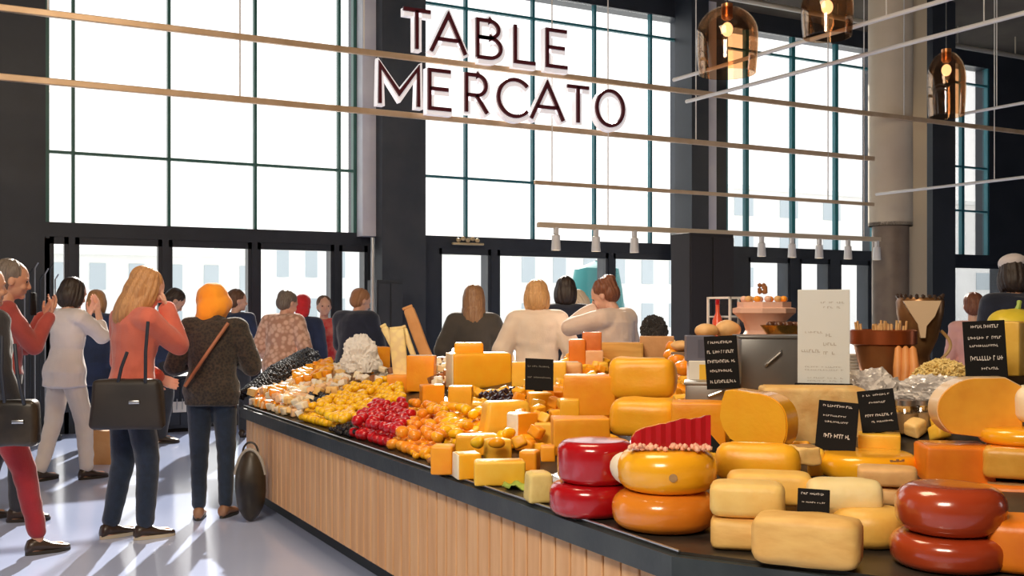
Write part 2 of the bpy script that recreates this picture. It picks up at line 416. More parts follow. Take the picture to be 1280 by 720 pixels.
# sign letters
def letter_strokes(ch):
    def arc(cx, cy, rx, ry, a0, a1, n=14): return [(cx+rx*cos(radians(a0+(a1-a0)*i/n)), cy+ry*sin(radians(a0+(a1-a0)*i/n))) for i in range(n+1)]
    return {'T': [[(0, 1), (.72, 1)], [(.36, 1), (.36, 0)]],
            'A': [[(0, 0), (.42, 1), (.84, 0)], [(.15, .34), (.69, .34)]],
            'B': [[(0, 0), (0, 1), (.3, 1)] + arc(.3, .77, .26, .23, 90, -90) + [(0, .54)], [(0, .54), (.32, .54)] + arc(.32, .27, .3, .27, 90, -90) + [(0, 0)]],
            'L': [[(0, 1), (0, 0), (.52, 0)]],
            'E': [[(.56, 1), (0, 1), (0, 0), (.58, 0)], [(0, .52), (.5, .52)]],
            'M': [[(0, 0), (0, 1), (.42, .3), (.84, 1), (.84, 0)]],
            'R': [[(0, 0), (0, 1), (.32, 1)] + arc(.32, .73, .28, .27, 90, -90) + [(0, .46)], [(.3, .46), (.64, 0)]],
            'C': [arc(.46, .5, .46, .5, 42, 318, 26)],
            'O': [arc(.47, .5, .47, .5, 0, 360, 32)]}[ch]
def stroke_mesh(bm, lines, H, wd, y0, y1, M=None):
    for L in lines:
        pts = [Vector((x*H, z*H)) for x, z in L]
        closed = (pts[0]-pts[-1]).length < 1e-4; n = len(pts)
        lef, rig = [], []
        for i, p in enumerate(pts):
            if closed: a = pts[i-1] if i > 0 else pts[-2]; b = pts[i+1] if i < n-1 else pts[1]
            else: a = pts[i-1] if i > 0 else None; b = pts[i+1] if i < n-1 else None
            d1 = (p-a).normalized() if a is not None else None; d2 = (b-p).normalized() if b is not None else None
            if d1 is None: d1 = d2
            if d2 is None: d2 = d1
            nn = Vector((-(d1.y+d2.y), d1.x+d2.x))
            nn = nn.normalized() if nn.length > 1e-6 else Vector((-d1.y, d1.x))
            k = min(2.2, 1/max(.3, nn.dot(Vector((-d1.y, d1.x)))))
            lef.append(p+nn*wd/2*k); rig.append(p-nn*wd/2*k)
        for i in range(n-1):
            q = [lef[i], lef[i+1], rig[i+1], rig[i]]
            f = [bm.verts.new((v.x, y0, v.y)) for v in q]; b = [bm.verts.new((v.x, y1, v.y)) for v in q]
            bm.faces.new(f); bm.faces.new(b[::-1])
            for j in range(4): bm.faces.new((f[j], b[j], b[(j+1) % 4], f[(j+1) % 4]))
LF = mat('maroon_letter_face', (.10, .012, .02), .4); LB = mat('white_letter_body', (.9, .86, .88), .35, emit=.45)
def sign_letter(ch, px0, px1, py_bot, H, zbase, label):
    X0 = FX(px0, RY-.1); X1 = FX(px1, RY-.1)
    st = letter_strokes(ch); wmax = max(x for L in st for x, z in L)
    sx = (X1-X0)/(wmax*H)
    st = [[(x*sx, z) for x, z in L] for L in st]
    t = thing('sign_letter', label, 'letter', (X0, RY-.1, zbase))
    bm = bmesh.new(); stroke_mesh(bm, st, H, .085, .0, .09); 
    bmesh.ops.translate(bm, verts=bm.verts[:], vec=(.02, .0, -.02)); obj('letter_body', bm, LB, t, smooth=False)
    bm = bmesh.new(); stroke_mesh(bm, st, H, .038, -.03, -.004); obj('letter_face', bm, LF, t, smooth=False)
H = .40
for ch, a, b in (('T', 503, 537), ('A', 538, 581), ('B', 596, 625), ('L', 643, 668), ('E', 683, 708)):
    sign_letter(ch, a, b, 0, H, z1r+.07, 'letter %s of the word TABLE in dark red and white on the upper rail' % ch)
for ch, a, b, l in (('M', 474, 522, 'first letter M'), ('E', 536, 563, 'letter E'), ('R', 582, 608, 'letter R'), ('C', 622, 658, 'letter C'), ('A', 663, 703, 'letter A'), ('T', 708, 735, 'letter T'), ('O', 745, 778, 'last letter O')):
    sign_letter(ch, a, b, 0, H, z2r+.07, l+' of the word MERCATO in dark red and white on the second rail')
# ------------------------------------------------------------------ the market counter
TZ = .70
pA = Vector((1.93, 2.51)); pF = Vector((2.13, 7.80)); pB = Vector((2.383, 1.71)); pB2 = Vector((3.10, .45))
outline = [pA, pF, Vector((3.25, 9.5)), Vector((3.85, 6.75)), Vector((5.5, 5.4)), Vector((7.6, 4.2)), Vector((7.6, .45)), pB2]
def dist_in(p, a, b):
    d = (b-a).normalized(); n = Vector((d.y, -d.x)); return (p-a).dot(n)
def poly_inset(pts, k):
    out = []; n = len(pts)
    for i in range(n):
        a, b, c = pts[i-1], pts[i], pts[(i+1) % n]
        d1 = (b-a).normalized(); d2 = (c-b).normalized(); n1 = Vector((d1.y, -d1.x)); n2 = Vector((d2.y, -d2.x))
        m = (n1+n2); m = m/max(.25, m.dot(n1)) ; out.append(b+m*k)
    return out
SL = .2
def surf(x, y):
    p = Vector((x, y)); u = min(dist_in(p, pA, pF), dist_in(p, pB2, pA))
    return TZ + SL*max(0, min(1.55, u-.40))
def deck_hit(px, py):
    r = ray(px, py); t = 1.5
    while t < 14:
        if CH + r.z*t <= surf(r.x*t, r.y*t): break
        t += .004
    return Vector((r.x*t, r.y*t, CH+r.z*t)), t

SLATE = mat('dark_slate', (.022, .03, .034), .33, col2=(.04, .05, .052), scale=6, bump=.15, bscale=20)
WOOD = mat('pine_slats', (.84, .50, .25), .5, col2=(.72, .38, .17), scale=3, kind='noise', stretch=(6, 6, .5), bump=.1)
DARKP = mat('dark_plinth', (.03, .04, .045), .5)
counter = thing('market_counter', 'long display counter with vertical pine slat front and dark slate rim', 'counter', (0, 0, 0))
bm = bmesh.new(); prism(bm, [tuple(p) for p in outline][::-1], TZ-.085, TZ-.012)
obj('counter_rim', bm, SLATE, counter, smooth=False)
# deck surface as a grid following surf
bm = bmesh.new(); ins = poly_inset(outline, .03)
def inside(x, y, poly):
    c = False; n = len(poly)
    for i in range(n):
        a, b = poly[i], poly[(i+1) % n]
        if (a.y > y) != (b.y > y) and x < (b.x-a.x)*(y-a.y)/(b.y-a.y)+a.x: c = not c
    return c
lo = prism(bm, [tuple(p) for p in ins][::-1], TZ-.02, TZ-.002)
top = [f for f in bm.faces if f.calc_center_median().z > TZ-.003][0]
for k in range(48):
    for axis in (0, 1):
        v = (1.9+k*.125, 0, 0) if axis == 0 else (0, .4+k*.2, 0); nn = (1, 0, 0) if axis == 0 else (0, 1, 0)
        bmesh.ops.bisect_plane(bm, geom=bm.verts[:]+bm.edges[:]+bm.faces[:], plane_co=v, plane_no=nn)
# creases along the slope start and stop
for (a, b) in ((pA, pF), (pB2, pA)):
    d = (b-a).normalized(); n = Vector((d.y, -d.x))
    for k in (.40, 1.95):
        q = a+n*k; bmesh.ops.bisect_plane(bm, geom=bm.verts[:]+bm.edges[:]+bm.faces[:], plane_co=(q.x, q.y, 0), plane_no=(n.x, n.y, 0))
for v in bm.verts:
    if v.co.z > TZ-.003: v.co.z = surf(v.co.x, v.co.y)-.002
bmesh.ops.triangulate(bm, faces=bm.faces[:])
obj('display_deck', bm, mat('black_deck', (.02, .018, .016), .35, col2=(.05, .04, .03), scale=9), counter, smooth=False)
# body, slats, plinth
body = poly_inset(outline, .06)
bm = bmesh.new(); prism(bm, [tuple(p) for p in body][::-1], .12, TZ-.085); obj('counter_body', bm, mat('pine_dark', (.10, .05, .025), .7), counter, smooth=False)
def slat_run(a, b, wd=.105):
    bm = bmesh.new(); L = (b-a).length; n = int(L/wd); d = (b-a)/n; ang = math.atan2(d.y, d.x)
    for i in range(n):
        c = a+d*(i+.5); nrm = Vector((d.y, -d.x)).normalized()
        c = c-nrm*.008
        box(bm, (c.x, c.y, (TZ-.085+.12)/2+.0), (d.length-.012, .024, TZ-.085-.12), ang, bev=.003, seg=1)
    return bm
obj('slat_panel', slat_run(body[0], body[1]), WOOD, counter, smooth=False)
obj('slat_panel', slat_run(body[-1], body[0]), WOOD, counter, smooth=False)
obj('slat_panel', slat_run(body[1], body[2]), mat('pale_end_slats', (.7, .55, .36), .5, col2=(.6, .45, .28), scale=3, stretch=(6, 6, .5)), counter, smooth=False)
pl = poly_inset(outline, .14)
bm = bmesh.new(); prism(bm, [tuple(p) for p in pl][::-1], 0, .12); obj('plinth', bm, DARKP, counter, smooth=False)
bm = bmesh.new()
for t0 in (.015, .03):
    a = pA+(pF-pA)*.0
ln = (pF-pA); tube(bm, [(pA.x+.028, pA.y, TZ), (pF.x+.028, pF.y, TZ)], .004, 6)
obj('rim_trim', bm, STEEL, counter)

# ------------------------------------------------------------------ cheese materials
def ch(name, c, c2, rough=.4, bump=.12, bs=60, coat=0, scale=12): return mat(name, c, rough, col2=c2, scale=scale, bump=bump, bscale=bs, coat=coat, sss=.08)
ORANGE = ch('orange_paste', (.95, .38, .014), (.92, .32, .01))
AMBER = ch('amber_paste', (.97, .48, .02), (.95, .42, .014))
YELLOW = ch('yellow_paste', (.96, .57, .06), (.94, .50, .035))
DEEP = ch('deep_orange_paste', (.82, .23, .012), (.74, .18, .01))
PALE = ch('pale_paste', (.90, .60, .22), (.86, .52, .17), .5, .25)
CREAM = ch('cream_paste', (.93, .82, .62), (.88, .74, .50), .5, .2)
WHITEC = ch('white_paste', (.93, .88, .80), (.9, .82, .7), .5, .15)
RYEL = mat('yellow_wax', (.96, .47, .015), .22, col2=(.93, .40, .01), scale=5, coat=.5, bump=.05)
RORA = mat('orange_wax', (.82, .27, .02), .22, col2=(.72, .20, .015), scale=5, coat=.5, bump=.05)
RRED = mat('red_wax', (.50, .006, .010), .2, col2=(.40, .005, .008), scale=4, coat=.7, bump=.03)
RTER = mat('terracotta_wax', (.46, .065, .016), .2, col2=(.36, .04, .01), scale=4, coat=.8, bump=.05)
RPALE = mat('pale_rind', (.84, .52, .16), .55, col2=(.76, .43, .12), scale=5, bump=.45, bscale=3, stretch=(2.5, 5, 7))
RBRN = mat('brown_rind', (.45, .26, .10), .7, col2=(.33, .18, .07), scale=10, bump=.4)
LEAF = mat('lettuce_leaf', (.25, .38, .05), .5, col2=(.4, .5, .1), scale=9)

def place(bb, d=None, depth=None, kd=1.0, zb=None):
    """front bottom centre pixel box -> (centre, width, depth, height, rz)"""
    x0, y0, x1, y1 = bb; xc = (x0+x1)/2
    if d is None:
        p, d = deck_hit(xc, y1)
    else: p = at(xc, y1, d)
    w = (x1-x0)*d/(F-(x1-x0)/2*kd)
    D = depth if depth is not None else w*kd
    zb_ = p.z if zb is None else zb
    h = CH-zb_-(y0-HZ)*(d+D*.8)/F
    if y0 < HZ: h = CH-zb_-(y0-HZ)*(d)/F
    r = ray(xc, HZ).normalized(); c = Vector((p.x, p.y, 0))+Vector((r.x, r.y, 0))*(D/2)
    c.z = zb_
    rz = math.atan2(-r.x, r.y)
    return c, w, D, max(.02, h), rz
USED = []
def wheel(bb, label, m, d=None, group=None, zb=None, mtop=None, marks=False, bulge=.5):
    c, w, D, h, rz = place(bb, d, zb=zb); R = w/2
    k = min(h*.48, R*.4)*(.6+bulge*.6); k = min(k, h*.495)
    prof = [(R-k-.001, 0)]
    for i in range(1, 11):
        a = -pi/2+i*pi/10
        prof.append((R-k+k*cos(a), h/2+(h/2)*sin(a) if bulge > .9 else (k+k*sin(a) if a < 0 else h-k+k*sin(a))))
    prof = [(.0001, 0)]+prof+[(R*.4, h+.002), (.0001, h+.002)]
    bm = bmesh.new(); lathe(bm, prof, 48); jitter(bm, R*.012, 7, len(USED)); USED.append(1)
    bmesh.ops.remove_doubles(bm, verts=bm.verts[:], dist=1e-4)
    o = tag(obj('round_cheese', bm, m, loc=c, rz=rz, angle=60), label, 'cheese', group)
    return o, c, R, h
def wedge_wheel(bb, label, mp, mr, a0, a1, d=None, zb=None, name='cut_round_cheese', depth=None):
    c, w, D, h, rz = place(bb, d, zb=zb, kd=1); R = w/2
    def prof(R, h, z0): 
        k = h*.35
        P = [(.002, z0)]
        for i in range(0, 9):
            a = -pi/2+i*pi/8; P.append((R-k+k*cos(a), z0+(k+k*sin(a) if a < 0 else h-k+k*sin(a))))
        P.append((.002, z0+h)); return P
    bm = bmesh.new(); lathe(bm, prof(R-.006, h-.006, .003), 40, radians(a0), radians(a1)); 
    o = tag(obj(name, bm, mp, loc=c, rz=rz, angle=50), label, 'cheese')
    P = prof(R, h, 0); Q = prof(R-.007, h-.012, .006)
    ring = P+Q[::-1]
    bm = bmesh.new()
    n = 40; rings = []
    for i in range(n+1):
        a = radians(a0+(a1-a0)*i/n); rings.append([bm.verts.new((r*cos(a), r*sin(a), z)) for r, z in ring])
    m = len(ring)
    for A, B in zip(rings, rings[1:]):
        for k in range(m): bm.faces.new((A[k], B[k], B[(k+1) % m], A[(k+1) % m]))
    bm.faces.new(rings[0]); bm.faces.new(rings[-1][::-1])
    obj('rind', bm, mr, o, angle=50)
    return o, c, R, h
def block(bb, label, m, mr=None, d=None, depth=None, zb=None, rot=0, bev=.12, taper=0, jit=.02, name='cheese_block', side='top', cat='cheese', group=None, wf=None):
    if depth is None: depth = (bb[2]-bb[0])*.0022
    c, w, D, h, rz = place(bb, d, depth, zb=zb)
    a = radians(rot); 
    if rot: w = max(.03, (w-abs(sin(a))*D)/abs(cos(a))) if abs(rot) < 50 else w
    bm = bmesh.new(); b = min(w, D, h)*bev
    box(bm, (0, 0, h/2), (w, D, h), bev=b, seg=3)
    bmesh.ops.subdivide_edges(bm, edges=[e for e in bm.edges if e.calc_length() > .035], cuts=3, use_grid_fill=True)
    for v in bm.verts:
        t = v.co.z/h
        v.co.x *= 1-taper*t; v.co.y *= 1-taper*t*.5
    jitter(bm, min(w, h)*jit, 9/max(.1, w)*.3, len(USED)); USED.append(1)
    o = tag(obj(name, bm, m, loc=c, rz=rz+a, angle=50), label, cat, group)
    if mr is not None:
        bm = bmesh.new(); e = .004
        if side == 'top': box(bm, (0, 0, h-.001), (w*(1-taper)*.99-b*2.2, D*(1-taper*.5)*.99-b*2.2, .006), bev=.0025)
        if side == 'left': box(bm, (-w/2+.002, 0, h*.5), (.010, D*.97, h*.97), bev=.003)  # left plate is no rind: pale colour paints the daylit side
        if side == 'right': box(bm, (w/2-.002, 0, h*.5), (.010, D*.97, h*.97), bev=.003)
        if side == 'back': box(bm, (0, D/2-.002, h*.5), (w*.97, .012, h*.98), bev=.003)
        jitter(bm, .002, 12, 3); obj('rind', bm, mr, o)  # real rind, except left plates, which paint daylight
    return o, c, w, h
def half_wheel(bb, label, mp, mr, d=None, th=.10, rot=0, zb=None, round_from=0.0, name='half_round_cheese', lean=0, flat='bottom'):
    """a piece of wheel standing on its cut edge, its big cut face towards the viewer; the rind follows the arc"""
    c, w, D, h, rz = place(bb, d, th, zb=zb)
    pts = []
    if flat == 'bottom':
        for i in range(25):
            a = pi*i/24; e = .75
            x = math.copysign(abs(cos(a))**e, cos(a)); z = abs(sin(a))**e
            pts.append((x*w/2, z*h))
    elif flat == 'left':      # arc on the right and top
        pts = [(w/2*.8, 0)]
        for i in range(20):
            a = -pi*.16+pi*.62*i/19; pts.append((-w*.06+w*.56*math.copysign(abs(cos(a))**.8, cos(a)), h*.40+h*.56*math.copysign(abs(sin(a))**.8, sin(a))))
        pts += [(-w*.30, h*1.0), (-w*.42, h*.98), (-w*.47, h*.8), (-w*.5, h*.5), (-w*.45, h*.3), (-w*.34, h*.12), (-w*.15, 0)]
    elif flat == 'right':     # arc on the left
        pts = [(w*.5, 0), (w*.5, h*.86), (w*.3, h)]
        for i in range(20):
            a = pi*.55+pi*.72*i/19; pts.append((w*.02+w*.52*cos(a), h*.5+h*.5*sin(a)))
    bm = bmesh.new()
    def slab(bm, P, y0, y1):
        f = [bm.verts.new((x, y0, z)) for x, z in P]; b = [bm.verts.new((x, y1, z)) for x, z in P]; n = len(P)
        bm.faces.new(f); bm.faces.new(b[::-1])
        for i in range(n): bm.faces.new((f[i], b[i], b[(i+1) % n], f[(i+1) % n]))
    cx = sum(p[0] for p in pts)/len(pts); cz = sum(p[1] for p in pts)/len(pts)
    inn = [(cx+(x-cx)*.96, max(.002, cz+(z-cz)*.97)) for x, z in pts]
    slab(bm, inn, -th/2, th/2-.004)
    o = tag(obj(name, bm, mp, loc=c, rz=rz+radians(rot), angle=35), label, 'cheese')
    bm = bmesh.new(); slab(bm, pts, -th/2+.008, th/2)
    es = [e for e in bm.edges if abs(e.verts[0].co.y-e.verts[1].co.y) < 1e-6]
    bmesh.ops.bevel(bm, geom=es, offset=th*.12, segments=3, affect='EDGES', profile=.5)
    obj('rind', bm, mr, o, angle=50)
    if lean: o.rotation_euler = (radians(lean), 0, o.rotation_euler[2])
    return o
def loaf(bb, label, m, mr, d=None, depth=None, rot=0, zb=None, wr=.09, sq=.42):
    depth = depth or (bb[2]-bb[0])*.0016
    c, w, D, h, rz = place(bb, d, depth, zb=zb)
    bm = bmesh.new(); n = 28; seg = 28; rings = []
    for i in range(n+1):
        t = i/n*2-1; e = (1-abs(t)**7)**(1/3.5) if abs(t) < 1 else 0
        e = max(e, .02); e = .35+.65*e if abs(t) < .985 else (.8 if abs(t) < .999 else .62)
        ring = []
        for k in range(seg):
            a = 2*pi*k/seg; x = math.copysign(abs(cos(a))**sq, cos(a)); z = math.copysign(abs(sin(a))**sq, sin(a))
            ring.append(bm.verts.new((t*w/2, x*D/2*e, h/2+z*h/2*e)))
        rings.append(ring)
    for A, B in zip(rings, rings[1:]):
        for k in range(seg): bm.faces.new((A[k], B[k], B[(k+1) % seg], A[(k+1) % seg]))
    bm.faces.new(rings[0][::-1]); bm.faces.new(rings[-1])
    for v in bm.verts:   # long soft wrinkles
        q = noise.noise(Vector((v.co.x*5, v.co.y*22, v.co.z*38+len(USED)))); q2 = noise.noise(v.co*14+Vector((len(USED), 0, 0)))
        s = wr*h*(q*.8+q2*.5); v.co.z += s*.6*(v.co.z/h); v.co.y += s*.8
    USED.append(1)
    if mr is not m:
        pass
    return tag(obj('cheese_loaf', bm, mr, loc=c, rz=rz+radians(rot), angle=60), label, 'cheese'), c, w, h

# price cards: dark card with chalk strokes
CARD = mat('black_card', (.010, .009, .009), .75, spec=.15); CHALK = mat('chalk_writing', (.75, .68, .62), .8)
def card(bb, label, d, rows, tilt=12, seed=1, rot=0, zb=None, roll=0, m=CARD, mw=CHALK, name='price_card', th=.004, writing=True, cat='price card'):
    x0, y0, x1, y1 = bb; p = at((x0+x1)/2, y1, d); w = (x1-x0)*d/F; h = (y1-y0)*d/F/cos(radians(tilt))
    r = ray((x0+x1)/2, HZ); rz = math.atan2(-r.x, r.y)
    bm = bmesh.new(); box(bm, (0, 0, h/2), (w, th, h), bev=.0015, seg=1)
    o = tag(obj(name, bm, m, loc=p, smooth=False), label, cat); o.rotation_euler = (-radians(tilt), radians(roll), rz+radians(rot))
    # small support foot reaching back
    bm = bmesh.new(); box(bm, (0, th+.012, .012), (w*.3, .03, .02), bev=.002, seg=1); obj('card_foot', bm, m, o, smooth=False)
    if writing:
        R = random.Random(seed); bm = bmesh.new()
        for (fy, x_a, x_b, hh) in rows:
            x = -w/2+w*x_a
            while x < -w/2+w*x_b:
                lw = w*R.uniform(.025, .05); H2 = h*hh*R.uniform(.7, 1.1)
                box(bm, (x, -th/2-.0006, h*(1-fy)), (lw*.35, .0008, H2), 0)
                box(bm, (x+lw*.5, -th/2-.0006, h*(1-fy)+H2*R.choice((-.4, .4, 0))), (lw*.8, .0008, h*hh*.22))
                x += lw*1.35 if R.random() < .85 else lw*2.6
        obj('writing', bm, mw, o, smooth=False)
    return o

# ------------------------------------------------------------------ large cheeses in the foreground
o, c, R, h = wheel((686, 597, 791, 652), 'lower red waxed wheel under another red wheel at the counter edge', RRED, bulge=.15)
dred = deck_hit(738, 652)[1]
wheel((696, 546, 792, 603), 'upper red waxed wheel with a white sheen on top, stacked on a red wheel', RRED, d=dred+.01, zb=c.z+h, bulge=.15)
o, c2, R2, h2 = wheel((765, 606, 895, 673), 'orange waxed wheel beneath the big yellow gouda with a cut side', RORA, bulge=.5)
dor = deck_hit(830, 673)[1]
gw, c3, R3, h3 = wheel((771, 555, 896, 627), 'fat yellow gouda wheel with a small stamp, on top of an orange wheel', RYEL, d=dor+.01, zb=c2.z+h2, bulge=.5)
bm = bmesh.new(); ball(bm, (0, 0, 0), .5, 3, (R3*.5, R3*1.15, h3*.82)); gp = obj('cut_face', bm, CREAM, gw); gp.location = (-R3*.745, -R3*.12, h3*.5); gp.rotation_euler = (0, 0, radians(38))
bm = bmesh.new(); lathe(bm, [(.0001, -.003), (.013, -.003), (.013, .002), (.0001, .002)], 14)
st = obj('stamp', bm, RBRN, gw); st.rotation_euler = (pi/2, 0, 0); st.location = (R3*.12, -R3*.985, h3*.46)
# broken red waxed piece standing on the gouda
p = at(838, 566, dor+.12); z = c3.z+h3; pw = 98*(dor+.12)/F; ph = 42*(dor+.12)/F
bm = bmesh.new(); pts = [(-pw/2, 0), (-pw*.44, ph*.42), (-pw*.30, ph*.66), (pw*.0, ph*.80), (pw*.5, ph), (pw*.5, 0)]
tops = [(-.5, .30), (-.44, .46), (-.30, .66), (0, .78), (.5, 1.0)]
def top_h(u):
    for (ua, ha), (ub, hb_) in zip(tops, tops[1:]):
        if u <= ub+1e-6: return ha+(hb_-ha)*(u-ua)/(ub-ua)
    return 1
NC = 16; cols = []
for i in range(NC+1):
    u = -.5+i/NC; hz_ = ph*(top_h(u)+random.uniform(-.05, .03)); yo = -.030+(.007 if i % 2 else -.005)*random.uniform(.5, 1)
    cols.append([bm.verts.new((u*pw, y_, z_)) for y_, z_ in ((yo, 0), (yo+.002, hz_*.55), (yo+.008, hz_), (.035, hz_*.95), (.04, 0))])
for A_, B_ in zip(cols, cols[1:]):
    for k in range(5): bm.faces.new((A_[k], B_[k], B_[(k+1) % 5], A_[(k+1) % 5]))
bm.faces.new(cols[0][::-1]); bm.faces.new(cols[-1])
rp = tag(obj('waxed_cheese_piece', bm, RRED, loc=(p.x, p.y, z+.008), rz=-TH-.1), 'broken piece of bright red waxed cheese lying on the yellow gouda', 'cheese')
bm = bmesh.new()
for k in range(60):
    ball(bm, (random.uniform(-pw*.52, pw*.5), random.uniform(-.055, -.03), random.uniform(0, .012)), random.uniform(.005, .010), 1)
obj('crumbly_edge', bm, mat('pink_crumb', (.9, .5, .35), .7), rp)

o, c4, R4, h4 = wheel((1115, 655, 1257, 722), 'lower terracotta waxed wheel in the right hand stack of two', RTER, bulge=.4)
dte = deck_hit(1186, 722)[1]
wheel((1121, 598, 1254, 668), 'upper terracotta waxed wheel with shiny pale top, stack of two at right', RTER, d=dte+.01, zb=c4.z+h4, bulge=.55)

loaf((945, 638, 1073, 714), 'large pale wrinkled cheese bar nearest the viewer, on the bare counter', PALE, RPALE, depth=.16, rot=-8)
b1, cb, wb, hb = loaf((889, 642, 952, 690), 'short pale cheese bar at the bottom left of the pale stack', PALE, RPALE, depth=.14)
db = deck_hit(920, 690)[1]
loaf((889, 598, 979, 648), 'pale yellow cheese bar lying across the short bar beneath it', PALE, ch('pale_yellow_rind', (.90, .62, .20), (.85, .54, .15), .5, .4, 20), d=db+.01, depth=.15, zb=cb.z+hb, wr=.05)
loaf((911, 586, 1012, 634), 'golden cheese bar behind the stacked pale bars', AMBER, ch('gold_rind', (.92, .58, .14), (.88, .5, .1), .5, .3, 20), d=db+.22, depth=.14, wr=.04)
wheel((1040, 628, 1133, 690), 'yellow cheese wheel under the pale log, behind the big bar', ch('mild_yellow_rind', (.86, .52, .12), (.8, .45, .08), .45), bulge=.7)
loaf((1010, 594, 1099, 650), 'pale log cheese with a dark streak beside the small black card', PALE, ch('ivory_rind', (.90, .72, .36), (.85, .64, .28), .55, .4, 22), d=2.98+.25, depth=.15, rot=6, sq=.8)
sw, sc_, sR, sh = wheel((1024, 560, 1146, 606), 'low yellow wheel stamped with dark marks behind the pale log', RYEL, d=3.75, bulge=.5)
bm = bmesh.new()
for k, hh_ in enumerate((.016, .012, .020, .010, .016)):
    aa = radians(-62+k*4.2); box(bm, (sR*.93*cos(aa), sR*.93*sin(aa), sh*.84), (.0035, .010, hh_), aa)
    box(bm, (sR*.93*cos(aa+.03), sR*.93*sin(aa+.03), sh*.84+(.004 if k % 2 else -.004)), (.0035, .010, .003), aa)
obj('stamp', bm, RBRN, sw, smooth=False)
for k, (bb, dd, l) in enumerate((((1078, 606, 1146, 634), 3.42, 'wrinkled tan cheese at the bottom of the small stack'), ((1074, 580, 1144, 610), 3.42, 'wrinkled tan cheese on top of the small stack'))):
    loaf(bb, l, PALE, ch('tan_rind', (.82, .50, .20), (.7, .38, .14), .6, .5, 18), d=dd, depth=.12, wr=.12)
bo, cc, ww, hh = block((1144, 552, 1240, 606), 'deep orange cheese block supporting the big half wheel at right', DEEP, RORA, depth=.2, rot=14, bev=.08)
half_wheel((1168, 470, 1271, 553), 'large half wheel standing on its edge with amber cut face and pale rim', ch('amber_cut', (.90, .42, .04), (.82, .34, .03)), mat('waxy_cream_rim', (.88, .62, .35), .3, coat=.5), d=deck_hit(1192, 606)[1]+.06, th=.10, rot=20, flat='right')
dR = 3.55
block((1232, 553, 1300, 600), 'mustard wheel wedge at the right edge under the flat yellow wheel', ch('mustard_paste', (.78, .40, .06), (.7, .33, .04)), RORA, d=dR, depth=.22, bev=.2)
block((1228, 596, 1300, 660), 'deep orange wedge at the right edge, lowest of its stack', DEEP, RBRN, d=dR-.02, depth=.25, bev=.15)
wheel((1226, 530, 1330, 560), 'flat yellow wheel on the stack at the right edge of the counter', RYEL, d=dR+.02, bulge=.7)
wheel((1268, 480, 1345, 532), 'pale wheel topping the stack at the right edge of the picture', CREAM, d=dR+.05, bulge=.7)
block((1236, 640, 1300, 720), 'dark orange cheese beside the terracotta wheels at the right edge', DEEP, None, d=2.85, depth=.2, bev=.2)

half_wheel((904, 486, 991, 560), 'upright amber cheese piece with rounded back left of the price card', AMBER, RYEL, d=4.0, th=.13, rot=-20, flat='left')
block((893, 552, 1000, 606), 'wide golden cheese slab behind the pale bars', AMBER, RYEL, d=3.62, depth=.12, bev=.42, rot=-4, jit=.05)
block((950, 482, 1078, 562), 'big tan textured cheese block behind the black price card', ch('tan_paste', (.80, .55, .22), (.68, .38, .12), .6, .5, 30), RPALE, d=4.35, depth=.22, rot=8, bev=.06)
block((840, 500, 906, 560), 'orange wedge behind the broken red waxed piece', ORANGE, None, d=4.35, depth=.16, bev=.05)
block((762, 496, 850, 548), 'broad amber cheese wedge under the tall domed block', AMBER, None, d=4.55, depth=.22, bev=.28, rot=-5, jit=.05)
block((760, 447, 846, 500), 'tall golden cheese block with domed rind on top, centre of the counter', AMBER, ch('gold_top', (.93, .6, .18), (.9, .52, .12)), d=4.95, depth=.2, rot=-6, bev=.24, jit=.05)
block((705, 468, 768, 520), 'plain orange cheese block left of the domed golden block', ORANGE, None, d=5.0, depth=.18, bev=.04)
block((558, 440, 640, 486), 'large orange cheese block with left face painted daylight pale and curved top, left centre', AMBER, CREAM, depth=.2, rot=14, side='left', bev=.12)  # cream left plate stands for daylight on that side
dB = deck_hit(600, 486)[1]
block((568, 428, 604, 444), 'small amber cheese piece on top of the large block', AMBER, None, d=dB+.08, depth=.1, bev=.2)
block((446, 433, 488, 472), 'cube of orange cheese with a face painted daylight pale at the back left', ORANGE, CREAM, depth=.2, rot=30, side='left', bev=.04)  # lit left side put into the colour as a cream plate
block((484, 468, 520, 492), 'low orange cheese block in front of the stepped pair', ORANGE, None, depth=.12, bev=.05)
block((508, 444, 546, 490), 'taller orange block with white top behind the berries', ORANGE, WHITEC, depth=.13, rot=-10, bev=.05)
block((524, 480, 556, 512), 'small orange block with sloping edge above the peppers', ORANGE, None, depth=.1, rot=12, bev=.1)
block((560, 482, 592, 512), 'small amber cube under the large pale faced block', AMBER, YELLOW, depth=.1, rot=-8, bev=.06)
block((640, 452, 664, 488), 'narrow yellow block left of the folded black card', YELLOW, None, depth=.1, bev=.06)
block((690, 452, 708, 500), 'slim yellow block right of the folded black card', YELLOW, CREAM, depth=.1, bev=.1)
block((658, 490, 690, 528), 'upright amber block below the folded black card', AMBER, YELLOW, depth=.12, rot=8, bev=.05)
block((596, 500, 668, 545), 'long yellow wedge lying in front of the black olives', YELLOW, None, depth=.14, rot=18, bev=.18, taper=.2)
block((634, 515, 672, 558), 'small upright block with an end face painted daylight white, orange side', ORANGE, WHITEC, depth=.1, rot=32, side='left', bev=.05)  # white plate paints daylight on the left end
block((668, 528, 694, 562), 'narrow golden stick of cheese beside the white faced block', YELLOW, None, depth=.07, bev=.1)
block((688, 520, 762, 560), 'wide orange cheese slab behind the red wheels', ORANGE, None, d=4.35, depth=.16, rot=6, bev=.06)
block((700, 498, 724, 534), 'short amber block behind the wide orange slab', AMBER, None, d=4.75, depth=.1, bev=.06)
block((538, 555, 570, 594), 'deep orange cube at the counter edge, leftmost of the cut blocks', ORANGE, YELLOW, depth=.11, rot=-8, bev=.09)
